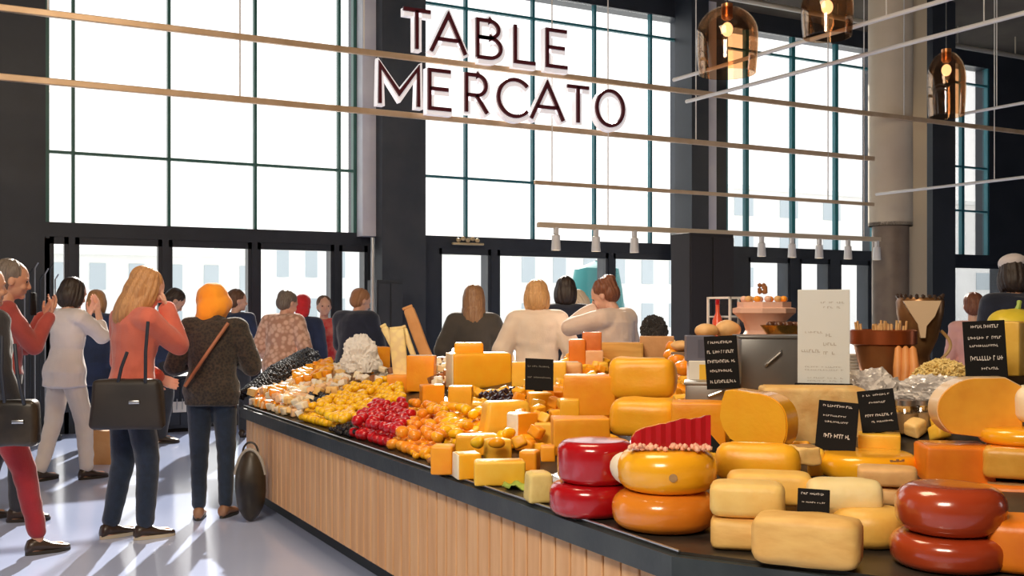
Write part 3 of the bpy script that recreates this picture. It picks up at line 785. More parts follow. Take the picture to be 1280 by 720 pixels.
block((566, 564, 602, 600), 'amber cube at the counter edge with its left face painted daylight bright', AMBER, CREAM, depth=.11, rot=12, side='left', bev=.08)  # daylight on the left face is a painted cream plate
block((592, 574, 656, 608), 'pale gold double block at the counter edge before the brie', YELLOW, AMBER, depth=.1, rot=3, bev=.1)
block((570, 542, 622, 570), 'long amber block behind the cubes at the counter edge', AMBER, YELLOW, depth=.09, bev=.12)
block((604, 548, 640, 576), 'small yellow block behind the pale gold block', YELLOW, AMBER, depth=.08, rot=10, bev=.12)
block((648, 562, 676, 590), 'orange block with a notch of cream, beside the fork', ORANGE, CREAM, depth=.08, rot=-15, bev=.12)
block((676, 556, 694, 578), 'little orange block left of the red wheels', ORANGE, None, d=4.1, depth=.06, bev=.12)
block((653, 588, 694, 630), 'pale brie wedge with crumbly top at the edge left of the red wheels', ch('brie', (.80, .62, .22), (.7, .52, .16), .6, .4, 30), ch('brie_top', (.9, .66, .3), (.85, .55, .2), .7, .6, 40), depth=.1, rot=14, bev=.14, taper=.12)
# leaf of lettuce at the edge
p, _ = deck_hit(640, 610)
bm = bmesh.new()
bmesh.ops.create_grid(bm, x_segments=14, y_segments=14, size=.07)
for v in bm.verts:
    v.co.z = .012*sin(v.co.x*110)*min(1, (v.co.length/.06))+.006+.15*v.co.length*abs(noise.noise(v.co*20))
for v in list(bm.verts):
    if v.co.xy.length > .068: bm.verts.remove(v)
lf = obj('lettuce_leaf', bm, LEAF, loc=(p.x+.02, p.y-.02, p.z+.004)); sdm = lf.modifiers.new('thick', 'SOLIDIFY'); sdm.thickness = .002
tag(lf, 'green lettuce leaf under the blocks at the counter edge', 'leaf')

# right back small bits of wrapped cheese
block((1010, 560, 1030, 600), 'crumbly yellow chunk left of the stamped wheel', YELLOW, None, d=3.9, depth=.1, bev=.3, jit=.12)
block((985, 556, 1026, 582), 'broken pale cheese chunk resting below the black card', PALE, RBRN, d=3.75, depth=.1, bev=.15, jit=.1, rot=20)
block((1074, 540, 1124, 566), 'yellow cheese block below the angled black card', YELLOW, None, d=4.05, depth=.12, bev=.08)
# ------------------------------------------------------------------ heaps of small produce
def proj(p):
    d = p.x*ST+p.y*CT; r = p.x*CT-p.y*ST
    return (640+F*r/d, HZ-F*(p.z-CH)/d, d)
def in_px(poly, x, y):
    c = False; n = len(poly)
    for i in range(n):
        (ax, ay), (bx, by) = poly[i], poly[(i+1) % n]
        if (ay > y) != (by > y) and x < (bx-ax)*(y-ay)/(by-ay)+ax: c = not c
    return c
bpy.context.view_layer.update()
OCC = []
for o in list(C.objects):
    if o.get('category') in ('cheese',) and o.parent is None:
        bb = [o.matrix_world @ Vector(q) for q in o.bound_box]
        OCC.append((min(q.x for q in bb), max(q.x for q in bb), min(q.y for q in bb), max(q.y for q in bb)))
def occupied(x, y, r):
    return any(a-r*.3 < x < b+r*.3 and c-r*.3 < y < d+r*.3 for a, b, c, d in OCC)
def grid_pts(poly, s, seed, lift, jit=.12):
    R = random.Random(seed); out = []
    xs = 2.0
    i = 0
    while xs < 5.6:
        y = .8+(s/2 if i % 2 else 0)
        while y < 9.6:
            x = xs+R.uniform(-jit, jit)*s; yy = y+R.uniform(-jit, jit)*s
            z = surf(x, yy)
            if inside(x, yy, ins_in):
                px, py, d = proj(Vector((x, yy, z+lift)))
                if in_px(poly, px, py) and not occupied(x, yy, s/2): out.append((x, yy, z))
            y += s
        xs += s*.87; i += 1
    return out
ins_in = poly_inset(outline, .07)
def proto_fruit(kind, r, k):
    bm = bmesh.new()
    if kind == 'round':
        bmesh.ops.create_icosphere(bm, subdivisions=3, radius=r)
        for v in bm.verts:
            q = v.co/r; v.co.z *= .88
            if q.z > .8: v.co.z -= r*.25*(q.z-.8)/.2
            v.co += noise.noise_vector(v.co*18+Vector((k*3, 0, 0)))*r*.10
    elif kind == 'lobed':
        bmesh.ops.create_icosphere(bm, subdivisions=3, radius=r)
        for v in bm.verts:
            a = math.atan2(v.co.y, v.co.x); f = 1+.10*cos(3*a+k); v.co.x *= f*1.25; v.co.y *= f*.95; v.co.z *= .82
            v.co += noise.noise_vector(v.co*14+Vector((k*3, 5, 0)))*r*.12
    elif kind == 'chunk':
        box(bm, (0, 0, 0), (r*1.9, r*1.5, r*1.35), bev=r*.22)
        bmesh.ops.subdivide_edges(bm, edges=[e for e in bm.edges if e.calc_length() > r*.5], cuts=2, use_grid_fill=True)
        jitter(bm, r*.30, .5/r, k*2.3)
    elif kind == 'curl':
        pts = [Vector((r*1.1*cos(a), r*.75*sin(a), r*.25*sin(2*a+k))) for a in [i*.42 for i in range(12)]]
        tube(bm, pts, [r*.12]+[r*.42]*10+[r*.12], 8)
    me = bpy.data.meshes.new(kind); bmesh.ops.recalc_face_normals(bm, faces=bm.faces[:]); bm.to_mesh(me); bm.free()
    me.polygons.foreach_set('use_smooth', [True]*len(me.polygons))
    return me
def heap(name, kind, r, mats, poly, label, cat, group, seed, layers=1, s=None, prob=1.0, prob2=.8, cap=299, lift2=1.9):
    R = random.Random(seed); s = s or r*2.2
    protos = [(proto_fruit(kind, r, k), m) for k in range(3) for m in mats]
    meshes = []
    for me, m in protos:
        me.materials.append(m); meshes.append(me)
    pts = [(x, y, z+r*.86) for x, y, z in grid_pts(poly, s, seed, r) if R.random() < prob]
    up = []
    if layers > 1:
        up = [(x, y, z+r*(.86+lift2)) for x, y, z in grid_pts(poly, s*1.04, seed+50, r*2.2) if R.random() < prob2]
    pts = sorted(up+pts, key=lambda p: p[0]*ST+p[1]*CT)[:cap]
    for x, y, z in pts:
        o = bpy.data.objects.new(name, R.choice(meshes)); C.objects.link(o); o.location = (x, y, z)
        o.rotation_euler = (R.uniform(-.4, .4), R.uniform(-.4, .4), R.uniform(0, 6.28)); k = R.uniform(.86, 1.0); o.scale = (k, k, k)
        tag(o, label, cat, group)
    print('heap', name, len(pts))
FYEL = mat('apricot_yellow', (.97, .50, .005), .35, col2=(.98, .60, .01), scale=14, coat=.2)
FRED = mat('berry_red', (.60, .004, .012), .35, col2=(.45, .003, .008), scale=14, coat=.4)
FORA = mat('apricot_orange', (.93, .26, .01), .35, col2=(.95, .38, .02), scale=14, coat=.2)
FPEP = mat('pepper_gold', (.96, .38, .006), .3, col2=(.97, .46, .012), scale=8, coat=.3)
BROWN = mat('date_brown', (.22, .08, .03), .45, col2=(.35, .15, .05), scale=20)
BLACKO = mat('black_olive', (.012, .010, .014), .42)
heap('yellow_apricot', 'round', .032, [FYEL], [(364, 528), (396, 506), (436, 484), (478, 476), (504, 482), (503, 502), (462, 512), (436, 530), (405, 538)],
     'small yellow round fruit in the heap left of the red fruit', 'fruit', 'yellow fruit heaped left of the red fruit', 1, 2, prob2=.6)
heap('red_fruit', 'round', .036, [FRED], [(432, 552), (452, 520), (470, 502), (506, 502), (514, 520), (502, 540), (482, 560), (455, 557)],
     'glossy crimson fruit in the red heap near the counter edge', 'fruit', 'crimson fruit in the red heap', 2, 2, prob2=.7)
heap('orange_apricot', 'round', .034, [FORA, FPEP], [(482, 562), (503, 540), (514, 520), (516, 500), (540, 510), (562, 530), (556, 545), (540, 556), (536, 590), (500, 574)],
     'orange apricot in the heap just right of the red fruit', 'fruit', 'orange apricots right of the red heap', 3, 2, prob2=.45)
heap('gold_pepper', 'lobed', .034, [FPEP, FYEL], [(540, 510), (600, 512), (640, 530), (644, 556), (600, 562), (558, 552)],
     'golden pepper among the row behind the cut cheese cubes', 'pepper', 'golden peppers behind the cut cubes', 4, 2, s=.078, prob2=.5)
heap('dried_fruit', 'round', .020, [BROWN, FPEP], [(500, 574), (520, 556), (545, 560), (540, 600), (512, 584)],
     'small brown dried fruit near the counter edge', 'fruit', 'dried fruit at the counter edge', 5, 1)
heap('cheese_curd', 'chunk', .036, [CREAM, PALE, ch('peach_curd', (.93, .62, .36), (.9, .52, .26)), WHITEC], [(298, 512), (318, 490), (345, 470), (400, 445), (440, 446), (452, 470), (442, 482), (396, 502), (366, 522), (345, 533)],
     'cream coloured cheese piece in the heap at the far end of the counter', 'cheese piece', 'cream cheese pieces at the far end', 6, 2, prob=.95, prob2=.6)
heap('orange_slice', 'chunk', .042, [FORA, FPEP], [(322, 530), (326, 496), (352, 486), (352, 530)],
     'orange cheese chunk at the far corner of the counter', 'cheese piece', 'orange chunks at the far counter corner', 7, 2, s=.085, prob=.7, prob2=.5)
heap('amber_chunk', 'chunk', .04, [AMBER, ORANGE], [(366, 474), (410, 458), (414, 474), (372, 486)],
     'amber cheese chunk on the heap of cream pieces', 'cheese piece', 'amber chunks on the cream heap', 8, 3, s=.085, prob=.9, prob2=.9, lift2=2.6)
heap('cheese_cube', 'chunk', .038, [AMBER, YELLOW, ORANGE], [(640, 500), (700, 450), (765, 450), (772, 565), (694, 572), (640, 560)],
     'small amber cheese cube filling the gaps left of the domed block', 'cheese piece', 'amber cubes around the big blocks', 9, 2, s=.088, prob=.9, prob2=.5)
heap('wrapped_cheese', 'chunk', .036, [WHITEC, CREAM, BROWN], [(440, 448), (500, 446), (560, 452), (560, 484), (500, 482), (450, 480)],
     'small wrapped cheese piece behind the yellow fruit', 'cheese piece', 'small wrapped pieces behind the yellow fruit', 10, 2, s=.082, prob=.8, prob2=.4)
heap('golden_piece', 'chunk', .042, [AMBER, YELLOW, ORANGE], [(840, 470), (1000, 500), (1040, 560), (1000, 600), (900, 590), (850, 540)],
     'golden cheese piece filling the gaps behind the pale bars', 'cheese piece', 'golden pieces behind the pale bars', 11, 1, s=.095, prob=.9)
heap('tomato', 'round', .055, [FORA], [(838, 440), (872, 440), (876, 470), (842, 472)],
     'round orange tomato in the small pile left of the white boxes', 'fruit', 'orange tomatoes left of the white boxes', 12, 2, s=.125)
heap('amber_piece', 'chunk', .04, [YELLOW, AMBER], [(590, 486), (660, 486), (700, 520), (640, 520), (590, 506)],
     'amber cheese piece below the large block', 'cheese piece', 'amber pieces below the large block', 13, 1, s=.095, prob=.8)
heap('mustard_piece', 'chunk', .042, [AMBER, YELLOW, PALE], [(1060, 505), (1180, 505), (1180, 560), (1060, 566)],
     'yellow cheese offcut lying behind the stamped wheel', 'cheese piece', 'offcuts behind the stamped wheel', 15, 1, s=.1, prob=.75)

def stuff_heap(name, poly, r, m, label, seed, n=700, layers=3, sc=(1, 1, 1), sub=1):
    R = random.Random(seed); bm = bmesh.new(); cnt = 0
    for L in range(layers):
        for x, y, z in grid_pts(poly, r*2.1, seed+L, r*(1+1.4*L), .3):
            if R.random() < .3*L: continue
            if cnt > n: break
            ball(bm, (x+R.uniform(-1, 1)*r*.4, y, z+r*(.8+1.3*L)), r*R.uniform(.8, 1.1), sub, sc); cnt += 1
    o = obj(name, bm, m); tag(o, label, 'olives'); o['kind'] = 'stuff'; print('stuff', name, cnt)
    return o
bm = bmesh.new(); R_ = random.Random(3); E0 = Vector((2.24, 7.95)); E1 = Vector((3.12, 9.25)); en = Vector((E1.y-E0.y, -(E1.x-E0.x))).normalized()
for k in range(1500):
    f = R_.random(); q = R_.uniform(-1, 1); wv = .10+.05*f; pk = (.10+.13*min(1, f*2.5))*math.sqrt(max(0, 1-q*q))
    c_ = E0+(E1-E0)*f+en*q*wv; z_ = surf(c_.x, c_.y)+pk*(1-.25*R_.random()**2)+.006
    ball(bm, (c_.x, c_.y, z_), R_.uniform(.015, .021), 1)
tag(obj('black_olives', bm, BLACKO), 'long ridge of glossy black olives along the far end of the counter', 'olives')['kind'] = 'stuff'
stuff_heap('dark_olives', [(404, 540), (440, 524), (457, 516), (450, 532), (436, 552)], .018, BLACKO, 'small black olives between the yellow and the red fruit', 32, 400, 2)
stuff_heap('dried_plums', [(600, 492), (650, 484), (664, 492), (640, 508), (614, 512)], .024, mat('plum', (.03, .012, .018), .25, coat=.3), 'dark glossy plums in front of the large pale faced block', 33, 300, 3)
stuff_heap('dark_berries', [(668, 508), (686, 500), (690, 520), (676, 540)], .02, mat('plum', (.03, .012, .018), .25), 'dark berries beside the upright amber block', 34, 200, 3)
stuff_heap('herb_olives', [(388, 478), (420, 488), (400, 502), (386, 502)], .024, BLACKO, 'black olives spilling beside the cream pieces', 35, 200, 3)

# ------------------------------------------------------------------ price cards and board
R5 = [(.12, .12, .85, .05), (.30, .08, .88, .06), (.48, .08, .88, .06), (.66, .14, .8, .05), (.86, .12, .85, .06)]
card((656, 449, 692, 488), 'small folded black card among the cheese blocks left of centre', 5.5, [(.25, .1, .9, .05), (.6, .1, .9, .05)], 18, 2, rot=8, roll=3, mw=mat('faint_writing', (.18, .17, .15), .7))
card((884, 420, 925, 486), 'tall black price card with five chalk lines leaning on the grey case', 4.85, R5, 8, 3, rot=6, roll=-3)
card((1019, 503, 1068, 564), 'black price card with faint lines before the big tan block', 3.95, [(.1, .12, .85, .05), (.3, .15, .7, .03), (.42, .2, .75, .035), (.7, .2, .8, .09)], 14, 4, rot=-4, roll=4)
card((1079, 488, 1123, 540), 'black price card tilted to the left, behind the stamped wheel', 4.1, [(.12, .15, .85, .04), (.3, .3, .75, .04), (.6, .15, .9, .06), (.75, .3, .85, .04)], 14, 5, rot=4, roll=-7)
card((997, 612, 1036, 642), 'small black label standing in front of the pale log cheese', 3.02, [(.2, .12, .88, .09), (.55, .15, .85, .06)], 10, 6, rot=2, roll=2)
card((1209, 401, 1258, 472), 'large black price card at the right with several chalk lines', 4.6, [(.1, .2, .85, .06), (.3, .12, .9, .05), (.44, .15, .8, .04), (.66, .15, .9, .08), (.84, .4, .8, .04)], 6, 7, rot=4, roll=-3)
card((890, 532, 903, 562), 'dark sliver of a card leaning behind the red waxed piece', 4.05, [], 20, 8, rot=10, roll=-40, writing=False)
bd = card((998, 362, 1061, 486), 'white standing menu board with faint grey print', 4.7, [(.13, .45, .9, .02), (.18, .5, .85, .02), (.43, .15, .45, .02), (.46, .55, .7, .03), (.55, .5, .72, .03), (.62, .08, .4, .03), (.64, .5, .72, .03), (.78, .15, .85, .012), (.81, .15, .85, .012), (.89, .2, .85, .012), (.92, .2, .85, .012)],
     3, 9, rot=0, roll=0, m=mat('board_white', (.70, .71, .68), .5), mw=mat('faint_print', (.47, .43, .38), .7), name='menu_board', th=.008, cat='menu board')
bm = bmesh.new(); box(bm, (0, .01, .012), (.24, .09, .024), bev=.004)
for k in range(4): ball(bm, (-.09+k*.035, -.035, .016), .008, 1)
obj('stand', bm, CARD, bd)

def riser(c, w_, label):
    z = surf(c.x, c.y); h = c.z-z
    if h < .02: return
    bm = bmesh.new(); box(bm, (0, 0, h/2), (w_, w_, h), bev=.008); tag(obj('display_riser', bm, mat('riser_wood', (.22, .13, .07), .6, col2=(.16, .09, .05), scale=7), loc=(c.x, c.y, z), rz=-TH), label, 'riser')
# ------------------------------------------------------------------ cases and boxes behind the cards
GREY = mat('grey_case', (.16, .155, .15), .35, .4, col2=(.2, .19, .18), scale=3); GREYD = mat('slate_box', (.14, .14, .19), .5)
def hollow_case(bb, d, label, m, dep=.3, rot=0, name='metal_case'):
    c, w, D, h, rz = place(bb, d, dep)
    t = thing(name, label, 'box', c, rz+radians(rot))
    bm = bmesh.new(); box(bm, (0, 0, h/2), (w, D, h), bev=.008); obj('case_body', bm, m, t)
    bm = bmesh.new(); box(bm, (0, 0, h+.004), (w+.014, D+.014, .014), bev=.004); obj('lid', bm, m, t)
    bm = bmesh.new(); tube(bm, [(-w*.12, -D/2, h*.45), (-w*.10, -D/2-.018, h*.5), (w*.10, -D/2-.018, h*.72), (w*.12, -D/2, h*.75)], .006, 6); obj('handle', bm, STEEL, t)
hollow_case((922, 421, 1000, 487), 5.05, 'grey metal case behind the tall black price card', GREY, .3, 8)
hollow_case((858, 478, 930, 508), 5.1, 'low grey metal tray box under the tall price card', mat('tray_grey', (.3, .28, .26), .4, .3), .2, name='tray_box')
def carton(bb, d, label, m, lm, dep=.12):
    c, w, D, h, rz = place(bb, d, dep)
    t = thing('carton', label, 'box', c, rz+.1)
    bm = bmesh.new(); box(bm, (0, 0, h/2), (w, D, h), bev=.004); obj('carton_body', bm, m, t, smooth=False)
    bm = bmesh.new(); box(bm, (w*.12, -D/2-.001, h*.5), (w*.45, .003, h*.7)); obj('sticker', bm, lm, t, smooth=False)
carton((860, 450, 892, 481), 5.3, 'white carton with a yellow square, left of the tall price card', mat('white_carton', (.8, .76, .68), .6), YELLOW)
carton((857, 419, 892, 452), 5.32, 'slate blue carton stacked on the white carton', GREYD, mat('slate_sticker', (.10, .10, .14), .5))
# bread rolls behind
BREAD = mat('bread_crust', (.80, .50, .22), .6, col2=(.62, .32, .1), scale=10, bump=.3)
for k, (bb, d) in enumerate((((868, 404, 898, 424), 5.9), ((893, 400, 926, 424), 5.95), ((840, 425, 862, 440), 6.1))):
    c, w, D, h, rz = place(bb, d, .12)
    riser(c, .12, ['dark riser under the roll above the slate carton', 'dark riser under the roll above the tall price card', 'dark riser under the small pale roll'][k])
    bm = bmesh.new(); ball(bm, (0, 0, h/2), h/2, 3, (w/h, .12/h, 1)); jitter(bm, .006, 18, k)
    o = tag(obj('bread_roll', bm, BREAD, loc=c, rz=rz+.3*k), ['golden bread roll above the slate carton', 'golden bread roll above the tall price card', 'small pale bread roll left of the slate carton'][k], 'bread')
# pink cake stand
def stand_on(px, py, d): return at(px, py, d)
c = at(955, 440, 6.0)
riser(c, .3, 'dark wooden riser under the pale pink pedestal')
t = thing('tiered_stand', 'pale pink stepped pedestal with sweets on top, behind the grey case', 'stand', c)
PINK = mat('pink_plaster', (.80, .50, .38), .5, col2=(.75, .42, .3), scale=4)
bm = bmesh.new(); lathe(bm, [(.0001, 0), (.19, 0), (.19, .04), (.13, .07), (.10, .12), (.11, .16), (.15, .20), (.17, .215), (.17, .24), (.145, .245), (.145, .275), (.0001, .275)], 8); obj('pedestal', bm, PINK, t)
for k in range(12):
    a = k*.52; bm = bmesh.new(); ball(bm, (.11*cos(a), .11*sin(a), .29), .02, 2, (1, 1, .9)); obj('sweet', bm, [BREAD, FORA, PINK][k % 3], t)
bm = bmesh.new()
for k in range(9):
    ball(bm, (.03*cos(k*2.1)*(k % 3)/2, .03*sin(k*2.1), .30+.012*(k % 4)+.03), .014, 1)
obj('dark_flower', bm, BROWN, t)
c = at(918, 398, 6.6)
t = thing('glass_display', 'small glass display with white frame beside the pink pedestal', 'display case', (c.x, c.y, surf(c.x, c.y)))
bm = bmesh.new(); hz = c.z+.13-surf(c.x, c.y)
for sx in (-.12, .12):
    for sy in (-.1, .1): box(bm, (sx, sy, hz/2), (.012, .012, hz))
for z in (0.006, hz-.006):
    for s in (-1, 1): box(bm, (0, .1*s, z), (.25, .012, .012)); box(bm, (.12*s, 0, z), (.012, .2, .012))
obj('frame', bm, WHITEM, t, smooth=False)
bm = bmesh.new(); box(bm, (0, 0, hz/2), (.235, .195, hz-.02)); obj('glass_panel', bm, glass('clear_case', (.95, .98, 1), .04), t, smooth=False)
bm = bmesh.new(); box(bm, (0, 0, hz-.12), (.23, .19, .01)); obj('shelf', bm, WHITEM, t, smooth=False)
c = at(897, 402, 6.4)
t = thing('red_bottle', 'slim red bottle left of the glass display', 'bottle', (c.x, c.y, surf(c.x, c.y)))
hh = c.z+.13-surf(c.x, c.y)
bm = bmesh.new(); lathe(bm, [(.0001, 0), (.028, 0), (.03, .01), (.03, hh*.72), (.012, hh*.82), (.012, hh*.93)], 16); obj('bottle_body', bm, mat('red_bottle', (.75, .10, .04), .3), t)
bm = bmesh.new(); lathe(bm, [(.014, hh*.93), (.014, hh), (.0001, hh)], 12); obj('cap', bm, RRED, t)
c = at(980, 421, 5.6)
riser(c, .2, 'dark wooden riser under the brass rimmed dish')
t = thing('gold_tray', 'brass rimmed oval dish of dark chocolates left of the menu board', 'dish', c)
bm = bmesh.new(); lathe(bm, [(.0001, 0), (.08, 0), (.115, .05), (.12, .06), (.112, .06), (.075, .012), (.0001, .012)], 28); obj('dish', bm, mat('brass', (.7, .42, .12), .25, .9), t)
for k in range(14):
    bm = bmesh.new(); a = k*2.4; r = .09*math.sqrt(k/14); ball(bm, (r*cos(a), r*sin(a), .062), .022, 2, (1, 1, .8)); obj('chocolate', bm, mat('chocolate', (.10, .035, .015), .3), t)
# copper pot with breadsticks
c = at(1104, 465, 5.6); c.z = surf(c.x, c.y)
t = thing('copper_pot', 'tapered fluted copper pot filled with sticks right of the menu board', 'pot', c)
ph = CH-c.z-(412-HZ)*5.6/F; COPPER = mat('copper_pot', (.72, .28, .10), .3, .7, col2=(.6, .2, .07), scale=5)
bm = bmesh.new(); vs, _ = lathe(bm, [(.0001, 0), (.085, 0), (.10, .01), (.15, ph*.78), (.155, ph*.8), (.15, ph*.84), (.135, ph*.8), (.09, .03), (.0001, .03)], 48)
for v in bm.verts:
    if .012 < v.co.z < ph*.77: a = math.atan2(v.co.y, v.co.x); f = 1+.05*cos(12*a); v.co.x *= f; v.co.y *= f
obj('pot_body', bm, COPPER, t)
bm = bmesh.new(); lathe(bm, [(.152, ph*.72), (.165, ph*.74), (.165, ph*.98), (.155, ph), (.148, ph*.98), (.148, ph*.74)], 40); obj('rim', bm, mat('dark_copper', (.42, .10, .03), .3, .7), t)
bm = bmesh.new(); R = random.Random(4)
for k in range(34):
    a = R.uniform(0, 6.28); r = R.uniform(0, .13); tube(bm, [(r*cos(a), r*sin(a), ph*.6), (r*1.15*cos(a), r*1.15*sin(a), ph+R.uniform(.02, .05))], .006, 6)
o = obj('sticks', bm, BREAD, t); o['kind'] = 'stuff'
# horn shaped bronze vase
c = at(1150, 462, 5.9); c.z = surf(c.x, c.y); vh = CH-c.z+(HZ-372)*5.9/F
t = thing('bronze_vase', 'ornate dark bronze vase with a cream flared front', 'vase', c)
bm = bmesh.new(); lathe(bm, [(.0001, 0), (.09, 0), (.07, vh*.1), (.05, vh*.3), (.09, vh*.5), (.12, vh*.8), (.125, vh*.95), (.115, vh), (.10, vh*.95), (.0001, vh*.9)], 32)
obj('vase_body', bm, mat('bronze', (.22, .10, .04), .3, .6, col2=(.35, .18, .07), scale=9), t)
bm = bmesh.new()
pr = [(-.10, vh*.96), (.09, vh*.96), (.06, vh*.78), (.018, vh*.66), (.012, vh*.52), (-.012, vh*.52), (-.025, vh*.68), (-.07, vh*.84)]
f = [bm.verts.new((x, -.128-abs(z-vh*.7)*.05, z)) for x, z in pr]; b = [bm.verts.new((x, -.09, z)) for x, z in pr]
bm.faces.new(f); bm.faces.new(b[::-1])
for i in range(8): bm.faces.new((f[i], b[i], b[(i+1) % 8], f[(i+1) % 8]))
o = obj('cream_flare', bm, mat('cream_enamel', (.72, .52, .33), .4), t); o.rotation_euler = (0, 0, -.75)
bm = bmesh.new(); R = random.Random(5)
for k in range(22): a = k*.285; ball(bm, (.115*cos(a), .115*sin(a), vh+R.uniform(-.005, .012)), .012, 1)
obj('beaded_rim', bm, mat('dark_bead', (.05, .03, .02), .3), t)
bm = bmesh.new(); tube(bm, [(.11+.05*sin(a*pi/8), 0, vh*.25+.35*vh*a/8) for a in range(9)], .009, 8); o = obj('vase_handle', bm, BREAD, t); o.rotation_euler = (0, 0, -.6)
# leaning baguettes
for k, px in enumerate((1122, 1131, 1140)):
    c = at(px, 466, 5.35-.02*k); c.z = surf(c.x, c.y)
    bm = bmesh.new(); L = .19; tube(bm, [(0, 0, .0), (.003, .01, .03), (.012+.006*k, .03, L*.5), (.022, .05, L), (.024, .052, L+.012)], [.008, .02, .024, .018, .006], 10)
    tag(obj('baguette', bm, mat('orange_crust', (.75, .32, .10), .5, col2=(.6, .22, .06), scale=12), loc=c, rz=-TH), ['short orange crusted loaf leaning on the copper pot, leftmost of three', 'short orange crusted loaf leaning on the copper pot, middle of three', 'short orange crusted loaf nearest the shredded heap'][k], 'bread')
# shredded cheese heap
bm = bmesh.new(); R = random.Random(9); c = at(1178, 468, 5.2); c.z = surf(c.x, c.y)
ball(bm, (0, 0, .02), .12, 3, (1.15, 1, .9)); jitter(bm, .012, 12)
for v in list(bm.verts):
    if v.co.z < 0: v.co.z = 0
for k in range(420):
    a = R.uniform(0, 6.28); e = R.uniform(.05, 1.5); rr = .125
    p = Vector((rr*1.15*cos(a)*cos(e), rr*cos(a*0+a)*0+rr*sin(a)*cos(e), .02+rr*.9*sin(e)))
    dv = Vector((R.uniform(-1, 1), R.uniform(-1, 1), R.uniform(-.6, .4))).normalized()*.022
    q = p+Vector((R.uniform(-1, 1), R.uniform(-1, 1), R.uniform(0, 1)))*.012
    tube(bm, [p-dv, q, p+dv], .0045, 5)
o = tag(obj('shredded_cheese', bm, mat('shredded_pale', (.85, .66, .28), .5, col2=(.75, .54, .18), scale=20), loc=c), 'heap of pale yellow shredded cheese beside the copper pot', 'cheese'); o['kind'] = 'stuff'
# stacked saucers
c = at(1066, 452, 5.75); c.z = surf(c.x, c.y)
for k in range(9):
    bm = bmesh.new(); lathe(bm, [(.0001, 0), (.03, 0), (.055, .012), (.057, .016), (.03, .007), (.0001, .007)], 24)
    tag(obj('saucer', bm, mat('china', (.85, .78, .7), .2), loc=(c.x, c.y, c.z+.0165*k)), 'white saucer in the stack between menu board and copper pot', 'saucer', 'stack of saucers behind the menu board')
# cling-film bundle
def crumple(bb, d, depth, label, m, amp=.035, name='plastic_bag', cat='bag', seed=0):
    c, w, D, h, rz = place(bb, d, depth)
    riser(c, min(w, D)*.7, 'dark riser under the '+' '.join(label.split()[:4]))
    bm = bmesh.new(); bmesh.ops.create_icosphere(bm, subdivisions=5, radius=1)
    for v in bm.verts:
        n1 = noise.noise(v.co*2.2+Vector((seed, 0, 0))); n2 = abs(noise.noise(v.co*5+Vector((0, seed, 0)))); n3 = abs(noise.noise(v.co*11))
        v.co *= 1+.25*n1-.32*n2-.05*n3
        v.co.x *= w/2; v.co.y *= D/2; v.co.z = max(0, v.co.z*.75+.35)*h*.9
    return tag(obj(name, bm, m, loc=c, rz=rz, angle=25), label, cat)
FILM = mat('cling_film', (.50, .46, .44), .25, col2=(.72, .66, .6), scale=9, coat=.6)
crumple((1050, 458, 1130, 512), 4.75, .25, 'crumpled grey plastic wrap lying right of the menu board', FILM, seed=1)
crumple((1118, 466, 1212, 508), 4.6, .2, 'crumpled plastic wrap below the shredded cheese', FILM, seed=3)
crumple((426, 418, 476, 466), 8.2, .20, 'crumpled white paper bag at the back left of the counter', mat('white_paper', (.8, .78, .76), .7), seed=5, name='paper_bag')
# jars wrapped behind the stamped wheel
for k, (px, w_) in enumerate(((1132, .05), (1152, .042), (1168, .036))):
    c = at(px, 548, 4.25); t = thing('glass_jar', ['squat glass jar with tan filling left in the group by the big half wheel', 'glass jar with steel lid, middle of the group by the big half wheel', 'narrow glass jar touching the big half wheel'][k], 'jar', c)
    c.z = surf(c.x, c.y); t.location = c; h = CH-c.z-(500-HZ)*4.25/F
    bm = bmesh.new(); lathe(bm, [(.0001, .0), (w_, 0), (w_, h*.75), (w_*.8, h*.85)], 20); obj('glass_body', bm, glass('jar_glass', (.85, .8, .72), .1), t)
    bm = bmesh.new(); lathe(bm, [(.0001, .004), (w_*.92, .004), (w_*.92, h*.6), (.0001, h*.6)], 20); obj('filling', bm, mat('tan_filling', (.55, .38, .2), .6), t)
    bm = bmesh.new(); lathe(bm, [(.0001, h), (w_*.85, h), (w_*.85, h*.84), (.0001, h*.84)], 20); obj('jar_lid', bm, STEEL, t)
# tall mustard wedge and squash at the far right
block((1242, 402, 1284, 470), 'tall mustard yellow cheese slab behind the large price card', ch('mustard2', (.82, .5, .08), (.75, .42, .05)), RBRN, d=4.9, depth=.12, bev=.06, rot=-20)
c = at(1272, 403, 5.1)
bm = bmesh.new(); ball(bm, (0, 0, 0), 1, 4, (.145, .12, .075)); jitter(bm, .008, 9, 2)
for v in bm.verts:
    a = math.atan2(v.co.y, v.co.x); v.co.z *= 1+.05*cos(8*a)
o = tag(obj('yellow_squash', bm, mat('squash', (.75, .55, .04), .4, col2=(.5, .42, .03), scale=4), loc=(c.x, c.y, surf(c.x, c.y)+.31)), 'large yellow squash on a box at the right edge of the picture', 'squash')
bm = bmesh.new(); tube(bm, [(0, 0, .07), (.01, 0, .095), (.02, .005, .11)], [.014, .01, .012], 8); obj('stem', bm, LEAF, o)
bm = bmesh.new(); box(bm, (0, 0, .12), (.24, .2, .24), bev=.01); tag(obj('wooden_box', bm, mat('box_wood', (.3, .19, .1), .6, col2=(.22, .13, .06), scale=8), loc=(c.x, c.y, surf(c.x, c.y)), rz=-.6), 'brown wooden box carrying the yellow squash', 'box')

